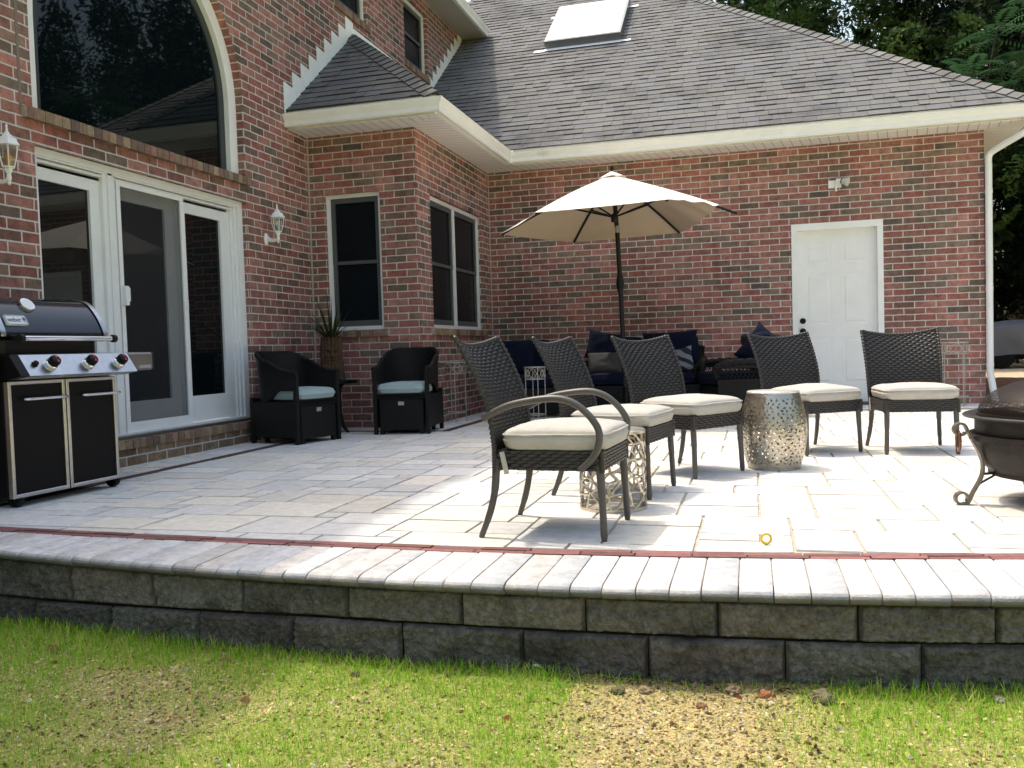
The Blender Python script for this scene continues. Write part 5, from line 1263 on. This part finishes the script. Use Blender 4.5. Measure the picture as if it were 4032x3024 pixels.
mb = MB(); cyl(mb, V(.033, -.074, .023), V(.042, -.079, .019), .032, .033); mb.build('gasket', M['black'], t, smooth=True)
mb = MB(); cyl(mb, V(-.028, -.03, -.02), V(-.024, -.045, -.085), .014, .012); mb.build('sensor', M['white'], t, smooth=True)

# yellow ring toy on the pavers
m, nt, b, out = newmat('yellow_plastic'); b.inputs['Base Color'].default_value = (.85, .62, .03, 1); b.inputs['Roughness'].default_value = .3; b.inputs['Transmission Weight'].default_value = .35
mb = MB(); cc = V(.036, 3.30, .0); ax_ = V(.9, .3, 0).normalized(); mb.tube([cc + ax_ * .018 * math.cos(a) + V(0, 0, .0225 + .018 * math.sin(a)) + V(-.3, .9, 0) * 0 for a in [2 * PI * i / 28 for i in range(29)]], .0048, 10, caps=False)
mb.v = [tuple(V(*p) - cc) for p in mb.v]; o = mb.build('plastic_ring', m, None, smooth=True); o.location = cc; tag(o, 'small yellow plastic ring standing on the sunny pavers', 'ring')
# ------------------------------------------------------------------ trees and shrubs
lr = random.Random(21)
def leafcards(mb, centre, rx, ry, rz, n, size, pal, hollow=.35, clumps=None):
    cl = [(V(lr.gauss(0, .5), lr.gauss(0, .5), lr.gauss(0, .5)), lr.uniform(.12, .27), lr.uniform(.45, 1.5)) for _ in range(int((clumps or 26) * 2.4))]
    for c, r, k in cl:      # added inner leaves, coloured darker to paint the shade inside each clump
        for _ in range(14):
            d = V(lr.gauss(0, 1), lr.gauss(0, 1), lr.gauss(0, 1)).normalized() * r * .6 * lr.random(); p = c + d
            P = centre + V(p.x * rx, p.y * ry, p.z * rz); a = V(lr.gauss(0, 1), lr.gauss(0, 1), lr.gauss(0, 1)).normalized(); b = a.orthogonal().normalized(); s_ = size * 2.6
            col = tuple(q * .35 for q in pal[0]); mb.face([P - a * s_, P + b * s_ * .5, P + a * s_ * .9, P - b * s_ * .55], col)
    for i in range(n):
        c, r, k = cl[lr.randrange(len(cl))]
        d = V(lr.gauss(0, 1), lr.gauss(0, 1), lr.gauss(0, 1)); d.normalize(); p = c + d * r * lr.random() ** .4
        if p.length > 1.15: p *= 1.15 / p.length
        P = centre + V(p.x * rx, p.y * ry, p.z * rz)
        nrm_ = V(lr.gauss(0, .8), lr.gauss(0, .8), lr.gauss(0, .6) + .5).normalized(); a = nrm_.orthogonal().normalized(); a = Matrix.Rotation(lr.random() * 6.28, 3, nrm_) @ a; b = nrm_.cross(a)
        s_ = size * lr.uniform(.6, 1.3); col = pal[lr.randrange(len(pal))]; kk = k * lr.uniform(.75, 1.25)
        mb.face([P - a * s_, P + b * s_ * .42 - a * s_ * .1, P + a * s_, P - b * s_ * .42 - a * s_ * .1], tuple(q * kk for q in col))
def tree(name, label, x, y, h, cr, n, size, pal, trunk=.16, z0=-.03, low=.35, grp='trees behind the garage', clumps=30):
    t = thing(name, label, 'tree', (x, y, z0), 0, grp)
    mb = MB(); top = h * .8; P_ = [V(0, 0, 0)]
    for k in range(1, 7): P_.append(V(lr.gauss(0, .12) * k * .5, lr.gauss(0, .12) * k * .5, top * k / 6))
    mb.tube(P_, [trunk * (1.25 - 1.05 * k / 6) for k in range(7)], 9)
    for i in range(9):
        k = lr.uniform(.35, .95) * 6; j = min(5, int(k)); p = P_[j].lerp(P_[j + 1], k - j); a = lr.random() * 6.28; L = cr * lr.uniform(.5, .95)
        mb.tube([p, p + V(math.cos(a) * L * .5, math.sin(a) * L * .5, L * .28), p + V(math.cos(a) * L, math.sin(a) * L, L * .42)], [trunk * .34, trunk * .2, trunk * .06], 6)
    mb.build('trunk', M['bark'], t, smooth=True)
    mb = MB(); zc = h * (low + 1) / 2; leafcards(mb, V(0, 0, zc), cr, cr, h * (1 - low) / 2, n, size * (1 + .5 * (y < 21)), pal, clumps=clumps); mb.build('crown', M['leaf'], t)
    return t
DK = [(.020, .042, .014), (.028, .055, .016), (.016, .034, .014), (.035, .062, .018)]
MD = [(.036, .078, .022), (.045, .095, .024), (.028, .062, .020), (.060, .105, .026)]
DD = [(.010, .022, .010), (.014, .030, .012), (.008, .017, .009)]
for (nm, lb, x, y, h, cr, n, sz, pal, tk, low) in [
    ('broadleaf_tree', 'broadleaf tree with a thick dark trunk left of the roof hip, behind the garage', 1.2, 24.5, 13.0, 3.3, 16150, .08, MD, .34, .40),
    ('broadleaf_tree', 'open crowned tree with sky showing through, above the middle of the hip', 3.6, 25.5, 13.5, 3.2, 14250, .08, MD, .17, .36),
    ('broadleaf_tree', 'yellow-green lit tree low behind the roof hip', 4.0, 21.6, 7.6, 1.9, 9880, .08, [(.055, .10, .025), (.045, .085, .022), (.07, .115, .03)], .09, .38),
    ('broadleaf_tree', 'dark dense tree rising behind the right end of the roof', 6.6, 23.0, 14.0, 3.2, 24700, .08, DD, .24, .20),
    ('broadleaf_tree', 'deep shaded tree at the right edge of the picture, behind the driveway', 9.6, 24.5, 13.0, 3.6, 26600, .08, DD, .26, .08),
    ('broadleaf_tree', 'tall dark tree far left behind the roof peak', -2.2, 27.0, 13.5, 3.4, 13300, .08, DK, .22, .35),
    ('broadleaf_tree', 'far dark tree filling the gap behind the open crowned tree', 6.0, 31.0, 14.0, 4.0, 17100, .08, DK, .25, .12),
    ('broadleaf_tree', 'wide dark tree well to the right, reflected in the arched window', 13.5, 23.5, 13.0, 4.4, 20900, .08, DK, .28, .08),
    ('broadleaf_tree', 'tall green tree on the right side yard, reflected in the arched window', 13.5, 16.0, 14.0, 4.2, 20900, .08, DK + MD[:1], .30, .10),
    ('broadleaf_tree', 'large shade tree on the far right side of the yard', 16.5, 9.0, 13.0, 4.4, 17100, .08, DK + MD[:2], .30, .12),
    ('broadleaf_tree', 'far back tree whose crown closes the sky at the right', 12.5, 31.0, 15.0, 4.6, 17100, .08, DD, .30, .08),
    ('broadleaf_tree', 'very tall dark tree furthest back behind the driveway', 9.5, 36.0, 20.0, 4.6, 12000, .15, DK, .3, .10),
    ('broadleaf_tree', 'very tall dark tree beyond the right end of the driveway', 16.0, 37.0, 21.0, 5.2, 12000, .16, DK, .3, .10),
    ('broadleaf_tree', 'very tall tree on the far right, reflected high in the arched window', 21.0, 29.0, 21.0, 5.4, 12000, .16, DK, .3, .10),
    ('broadleaf_tree', 'tall tree behind the shade tree on the right side yard', 23.0, 18.0, 20.0, 5.4, 12000, .17, DK, .3, .10),
]: tree(nm, lb, x, y, h, cr, n, sz, pal, tk, low=low)
def shrub(lb, x, y, h, r, n, pal, size=.075):
    t = thing('understory_shrub', lb, 'shrub', (x, y, -.05), 0, 'dark shrubs beyond the driveway')
    mb = MB(); mb.tube([(0, 0, 0), (.05, .02, h * .5)], [.05, .02], 6)
    for k in range(5): a = 1.3 * k; mb.tube([(0, 0, .1), (math.cos(a) * r * .4, math.sin(a) * r * .4, h * .6)], [.03, .01], 5)
    mb.build('stem', M['bark'], t)
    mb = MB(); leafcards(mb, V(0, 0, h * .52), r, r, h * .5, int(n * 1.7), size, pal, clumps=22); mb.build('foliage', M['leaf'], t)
for lb, x, y, h, r, n, pal in [
    ('dark shrub just right of the downspout behind the covered vehicle', 6.6, 27.2, 5.2, 1.8, 5500, DD),
    ('mid green leafy shrub beside the log pile', 7.6, 25.6, 2.5, 1.1, 3200, [(.05, .10, .025), (.04, .08, .02), (.065, .12, .03)]),
    ('tall dark shrub right of the log pile', 9.4, 27.6, 5.6, 2.2, 5500, DD), ('shrub screening the gap under the far trees', 4.6, 28.2, 5.0, 2.0, 4500, DD),
    ('tall dense shrub filling the shade right behind the downspout', 5.6, 24.6, 6.2, 1.5, 6500, DD), ('dark shrub mass further right of the covered vehicle', 12.2, 27.0, 5.2, 2.4, 5000, DD), ('broad shrub under the tree at the right side yard', 13.8, 20.0, 3.6, 2.2, 4000, DK),
    ('broad shrub at the far right side of the yard', 14.5, 12.0, 3.2, 2.2, 3500, DK)]: shrub(lb, x, y, h, r, n, pal)
# sumac with long feathery compound leaves
def sumac(lb, x, y, tips, seed):
    t = thing('sumac_tree', lb, 'tree', (x, y, -.03), 0, 'sumacs beside the garage'); q = random.Random(seed)
    mb = MB(); lf = MB()
    for (dx, dy, z) in tips:
        mb.tube(spline([(0, 0, 0), (dx * .3, dy * .3, z * .45), (dx * .8, dy * .8, z * .85), (dx, dy, z)], 4), [.032, .03, .028, .026, .024, .022, .02, .018, .016, .015, .014, .012, .01], 6)
        for k in range(15):
            a = k * 2.4 + q.random() * .6; el = q.uniform(.05, .75); L = q.uniform(.55, .85); base = V(dx, dy, z - .02 * k); d = V(math.cos(a) * math.cos(el), math.sin(a) * math.cos(el), math.sin(el))
            sd_ = d.cross(V(0, 0, 1)).normalized(); kk = q.uniform(.7, 1.3); col = (.040 * kk, .095 * kk, .040 * kk)
            for i in range(1, 12):
                s_ = i / 11; p = base + d * L * s_ - V(0, 0, .42 * L * s_ * s_); l = .15 * math.sin(PI * (.12 + .8 * s_)) + .02
                for sg in (-1, 1):
                    e = p + sd_ * sg * l + d * l * .35 - V(0, 0, l * .30); w = d * .020
                    lf.face([p, p.lerp(e, .45) + w, e, p.lerp(e, .45) - w], col)
    mb.build('trunk', M['bark'], t, smooth=True); lf.build('crown', M['leaf'], t)
sumac('sumac with feathery drooping fronds just above the roof corner', 3.05, 15.6, [(.45, 0, 5.1), (.85, .1, 5.75), (.95, -.2, 4.75), (.1, .2, 4.75), (1.25, .1, 5.3)], 3)
sumac('taller sumac with bright fronds cut by the right picture edge', 5.6, 16.8, [(-.7, 0, 6.6), (-.2, .2, 7.1), (.2, 0, 6.2), (-.6, .2, 5.6), (.5, 0, 6.9), (.1, .2, 5.0)], 8)

# ------------------------------------------------------------------ covered vehicle, logs
t = thing('covered_vehicle', 'low vehicle under a draped grey tarp on the driveway behind the garage corner', 'vehicle', (6.75, 22.2, -.02), rad(2))
mb = MB()
def tarp(u, v):
    a = u * 2 - 1; x = a * 2.25; prof = .98 - .16 * math.cos(PI * u * 1.6 + .6) + .05 * math.sin(u * 9); b = v * 2 - 1
    k = abs(b); y = math.copysign(min(1, k * 1.9) ** .8 * .85, b) if k > 0 else 0; z = prof * (1 - .10 * min(1, k * 1.9) ** 3) if k < .53 else prof * .90 - (k - .53) / .47 * (prof * .90 - .30)
    fold = .035 * math.sin(x * 5 + 6 * z) + .03 * noise.noise(V(x * 2, z * 3, b)); end = sstep(1, .86, abs(a))
    return V(x * (1 - .04 * (1 - z)), y * (1 + .05 * math.sin(x * 7 + z * 3)) + (fold if k > .4 else 0), (.30 + (z - .30) * (.15 + .85 * end ** .5)) + .02 * math.sin(x * 4))
mb.grid(tarp, 90, 50); mb.build('tarp', M['tarp'], t, smooth=True)
mb = MB(); mb.box((0, 0, .34), (4.2, 1.5, .22), bev=.06); mb.build('chassis', M['black'], t)
for sx in (-1.45, 1.4):
    for sy in (-.68, .68):
        mb = MB(); mb.lathe([(.12, -.09), (.27, -.09), (.30, -.05), (.30, .05), (.27, .09), (.12, .09)], 24, (sx, sy, .30), mat=Matrix.Rotation(PI / 2, 3, 'X')); mb.build('wheel', M['black'], t, smooth=True)
k_ = 0
adj = ['thick', 'pale split', 'round dark', 'slanted', 'short', 'brown barked', 'narrow', 'long', 'cracked', 'grey ended', 'crooked', 'yellowish']
for row, cnt in ((0, 5), (1, 4), (2, 3)):
    for i in range(cnt):
        x = 6.75 + i * .30 + row * .15 + lr.uniform(-.03, .03); z = .76 + row * .22 ; r = lr.uniform(.11, .15); kk = lr.uniform(.7, 1.2)
        mb = MB(); L = lr.uniform(.35, .5); yy = lr.uniform(-.08, .08); mb.tube([(0, -L / 2 + yy, 0), (0, L / 2 + yy, 0)], r, 9, col=(.16 * kk, .10 * kk, .06 * kk), caps=False)
        mb.face([(r * math.cos(2 * PI * q / 9), -L / 2 + yy, r * math.sin(2 * PI * q / 9)) for q in range(9)], (.50 * kk, .34 * kk, .18 * kk)); mb.face([(r * math.cos(2 * PI * q / 9), L / 2 + yy, r * math.sin(2 * PI * q / 9)) for q in range(9)], (.5 * kk, .34 * kk, .18 * kk))
        o = mb.build('firewood_log', M['log'], None); o.location = (x, 25.2, z); o.rotation_euler = (0, lr.random() * 6, rad(lr.uniform(-20, 20)))
        tag(o, 'split firewood log stacked in the pile behind the covered vehicle', 'log', 'firewood logs in the pile behind the covered vehicle'); k_ += 1
t = thing('log_rack', 'low dark rack that carries the firewood pile behind the covered vehicle', 'rack', (7.35, 25.2, -.03))
for sx in (-.75, .75): mb = MB(); mb.box((sx, 0, .33), (.08, .35, .66)); mb.build('leg', M['bark'], t)
mb = MB(); mb.box((0, 0, .66), (1.7, .4, .06)); mb.build('shelf', M['bark'], t)

# ------------------------------------------------------------------ lawn: grass blades, straw and clods
gm = MB(); q_ = random.Random(31); cnt = 0
def blade(x, y, h, lean, a, col, w):
    z = gz(x, y) - .003; d = V(math.cos(a), math.sin(a), 0); sd_ = V(-math.sin(a), math.cos(a), 0); b0 = len(gm.v); pts = []
    for k in range(4):
        s_ = k / 3; p = V(x, y, z) + d * (lean * h * s_ * s_) + V(0, 0, h * (s_ - .28 * lean * s_ * s_)); ww = w * (1 - s_ ** 1.6) + .00012
        gm.v += [tuple(p - sd_ * ww), tuple(p + sd_ * ww)]
    for k in range(3): gm.f.append((b0 + 2 * k, b0 + 2 * k + 1, b0 + 2 * k + 3, b0 + 2 * k + 2)); gm.c.append(col); gm.uv.append(None)
while cnt < 46000:
    x = q_.uniform(-3.3, 1.15); y = q_.uniform(1.45, 2.80); e = yfront(x) + .035 - y
    if e < 0: continue
    if x < -.4 - 1.25 * y or x > .36 * y + .2: continue
    g = green(x, y)
    if q_.random() > max(.06, min(1, (g - .05) * 1.2)): continue
    cnt += 1
    h = q_.uniform(.010, .034) * (1 + .55 * max(0, g - .6)) * (1.25 if e < .25 else 1); k = q_.uniform(.75, 1.25)
    col = (.27 * k, .52 * k, .035 * k) if q_.random() < .78 else (.60 * k, .60 * k, .15 * k)
    blade(x, y, h, q_.uniform(.1, .9), q_.random() * 6.28, col, q_.uniform(.0007, .0014))
struct(gm.build('grass', M['leaf']), 'stuff')
sm = MB(); cnt = 0
while cnt < 24000:
    x = q_.uniform(-3.2, 1.15); y = q_.uniform(1.45, 2.78)
    if y > yfront(x) + .02 or x < -.4 - 1.25 * y or x > .36 * y + .2: continue
    if q_.random() < .72 * min(1, max(0, green(x, y))): continue
    cnt += 1; z = gz(x, y) + .001; a = q_.random() * 6.28; L = q_.uniform(.0015, .0058) * (1.7 if q_.random() < .06 else 1); w = L * q_.uniform(.4, .9); c, s_ = math.cos(a), math.sin(a); t1, t2 = q_.uniform(-.5, .5), q_.uniform(-.5, .5)
    k = q_.uniform(.45, 1.15) * (1 - .5 * sstep(.12, 0, yfront(x) - y)); r_ = q_.random()
    col = (.82 * k, .68 * k, .34 * k) if r_ < .70 else ((.26 * k, .17 * k, .08 * k) if r_ < .92 else (.85 * k, .80 * k, .68 * k))
    def pt_(u, v, up): return V(x + c * u * L - s_ * v * w, y + s_ * u * L + c * v * w, z + up + (t1 * u * L + t2 * v * w) + L * .15)
    hh = L * .75
    q4 = [pt_(-1, -1, 0), pt_(1, -1, 0), pt_(1, 1, 0), pt_(-1, 1, 0)]; tp = pt_(q_.uniform(-.4, .4), q_.uniform(-.4, .4), hh)
    for i in range(4): sm.face([q4[i], q4[(i + 1) % 4], tp], col)
struct(sm.build('soil_crumbs', M['leaf']), 'stuff')
# stones, leaves and sprouts one can count
def stone(lb, x, y, r, col):
    mb = MB(); sd_ = q_.random() * 50
    def S(u, v):
        a, b = 2 * PI * u, PI * (v - .5); d = V(math.cos(a) * math.cos(b), math.sin(a) * math.cos(b), math.sin(b)); k = r * (1 + .45 * noise.noise(d * 1.6 + V(sd_, 0, 0)) + .2 * noise.noise(d * 4 + V(0, sd_, 0))); return V(d.x * k * 1.25, d.y * k, d.z * k * .75)
    mb.grid(S, 18, 10, cu=True); o = mb.build('stone', pm('stone_' + lb.split()[0], col, .9, var=.3, vs=60, bump=.6, bs=150), None); o.location = (x, y, gz(x, y) + r * .3); tag(o, lb, 'stone', 'stones along the foot of the retaining wall')
stone('orange pointed stone at the foot of the retaining wall', .02, 2.615, .019, (.34, .15, .06))
stone('brown half buried stone left of the orange one', -.075, 2.625, .021, (.22, .15, .09))
stone('mossy flat stone at the foot of the wall, right of the orange one', .175, 2.61, .028, (.17, .15, .08))
stone('greenish round clod in the grass near the wall', -.41, 2.55, .017, (.14, .13, .06))
stone('tan clod beside the greenish one near the wall', -.335, 2.58, .015, (.34, .25, .14))
stone('grey pebble under the right end of the wall', .66, 2.70, .014, (.28, .26, .22))
stone('dark clod under the wall near the white cap', -.565, 2.63, .014, (.10, .085, .055))
stone('earth coloured clod at the wall foot, furthest left', -1.27, 2.53, .014, (.16, .11, .06))
stone('reddish clod in the bare soil patch', -.16, 2.50, .013, (.22, .11, .06))
def leaf(lb, x, y, s_, col, rz, tilt, nm='dead_leaf', cat='leaf', grp='fallen leaves on the lawn'):
    mb = MB(); mb.grid(lambda u, v: V((u - .5) * 2 * s_, (v - .5) * s_ * 1.1 * max(.04, math.sin(PI * (.04 + .92 * u))) ** .8, .25 * s_ * math.sin(3 * u) + .5 * s_ * (v - .5) ** 2 * 2), 10, 6, col); o = mb.build(nm, M['leaf'], None, smooth=True); o.location = (x, y, gz(x, y) + .012); o.rotation_euler = (tilt, rad(20), rz); tag(o, lb, cat, grp)
leaf('orange brown dead leaf in the middle of the lawn', -.683, 2.285, .017, (.45, .20, .09), .8, .9)
leaf('upright pinkish dead leaf on the shaded left lawn', -1.515, 2.27, .022, (.42, .24, .13), 1.4, 1.2)
leaf('curled brown leaf near the wall at the far left', -2.46, 2.52, .022, (.30, .16, .08), .3, .4)
leaf('tan dead leaf in the dark grass left of the middle', -1.76, 2.54, .020, (.34, .20, .12), .6, .8)
leaf('dark grey curled leaf on the sunny right lawn', .135, 2.29, .014, (.09, .075, .06), 1.2, 1.0)
leaf('rusty leaf in the bare patch below the orange stone', -.06, 2.55, .013, (.25, .08, .03), .3, .5)
leaf('small white cap lying in the grass by the wall', -.69, 2.66, .015, (.72, .76, .62), .4, .3, 'white_cap', 'cap', None)
def sprout(lb, x, y, s_, rz):
    t = thing('sprout', lb, 'weed', (x, y, gz(x, y)), rz, 'weed sprouts on the lawn')
    for k, (a, tl) in enumerate(((0, .9), (2.6, .7), (4.4, .5))):
        mb = MB(); d = V(math.cos(a), math.sin(a), 0); sd_ = V(-d.y, d.x, 0)
        mb.grid(lambda u, v: d * (u * s_ * .8) + V(0, 0, .004 + s_ * tl * math.sin(u * 1.7)) + sd_ * ((v - .5) * s_ * .62 * math.sin(PI * (.08 + .9 * u)) ** .8), 6, 4, (.14, .34, .03)); mb.build('leaf', M['leaf'], t, smooth=True)
sprout('bright green two-leaved sprout in the middle of the lawn', -.655, 2.44, .022, 1.2)
sprout('pale green sprout left of the middle, in the shaded lawn', -1.60, 2.19, .020, .3)
sprout('green sprout close to the wall beside the white cap', -.60, 2.565, .017, 2.0)
# leaf litter caught in the valley gutter
mb = MB()
for i in range(60):
    y = q_.uniform(8.9, 10.0); x = xbe + q_.uniform(-.10, .0); a = q_.random() * 6; s_ = q_.uniform(.008, .02); z = zG - .005 + q_.uniform(0, .035); mb.face([(x, y, z), (x + s_ * math.cos(a), y + s_ * math.sin(a), z + q_.uniform(0, .015)), (x + s_ * math.cos(a + .8), y + s_ * math.sin(a + .8), z + .004)], (.10, .08, .05))
struct(mb.build('gutter_litter', M['leaf']), 'stuff')
# ------------------------------------------------------------------ camera, light, world
cam = bpy.data.cameras.new('camera'); co = bpy.data.objects.new('camera', cam); COL.objects.link(co); scene.camera = co
cam.sensor_width = 36; cam.lens = 3398.231 / 4032 * 36; cam.clip_start = .02; cam.clip_end = 1000
yw, pt, rl_ = rad(15.6169), rad(-2.3082), rad(-1.7548)
fw = V(-math.sin(yw) * math.cos(pt), math.cos(yw) * math.cos(pt), math.sin(pt)); rt = V(math.cos(yw), math.sin(yw), 0); up = rt.cross(fw)
r2 = rt * math.cos(rl_) + up * math.sin(rl_); u2 = up * math.cos(rl_) - rt * math.sin(rl_)
mw = Matrix.Identity(4)
for i in range(3): mw[i][0] = r2[i]; mw[i][1] = u2[i]; mw[i][2] = -fw[i]
mw[2][3] = .752; co.matrix_world = mw
s = V(-.39, .16, 1).normalized()
sl = bpy.data.lights.new('sun', 'SUN'); so = bpy.data.objects.new('sun', sl); COL.objects.link(so)
sl.energy = 2.9; sl.angle = rad(1.3); sl.color = (1, .93, .80); so.rotation_euler = s.to_track_quat('Z', 'Y').to_euler(); so.location = (-8, 4, 20)
w = bpy.data.worlds.new('World'); scene.world = w; w.use_nodes = True; nt = w.node_tree; nt.nodes.clear()
sky = nt.nodes.new('ShaderNodeTexSky'); sky.sky_type = 'NISHITA'; sky.sun_disc = False
sky.sun_elevation = math.asin(s.z); sky.sun_rotation = math.atan2(s.x, s.y) % (2 * PI); sky.dust_density = 6.5; sky.air_density = 1.7; sky.ozone_density = 1.2
bg = nt.nodes.new('ShaderNodeBackground'); bg.inputs[1].default_value = .28; ow = nt.nodes.new('ShaderNodeOutputWorld')
nt.links.new(sky.outputs[0], bg.inputs[0]); nt.links.new(bg.outputs[0], ow.inputs[0])
scene.view_settings.view_transform = 'Standard'; scene.view_settings.look = 'None'; scene.view_settings.exposure = 0
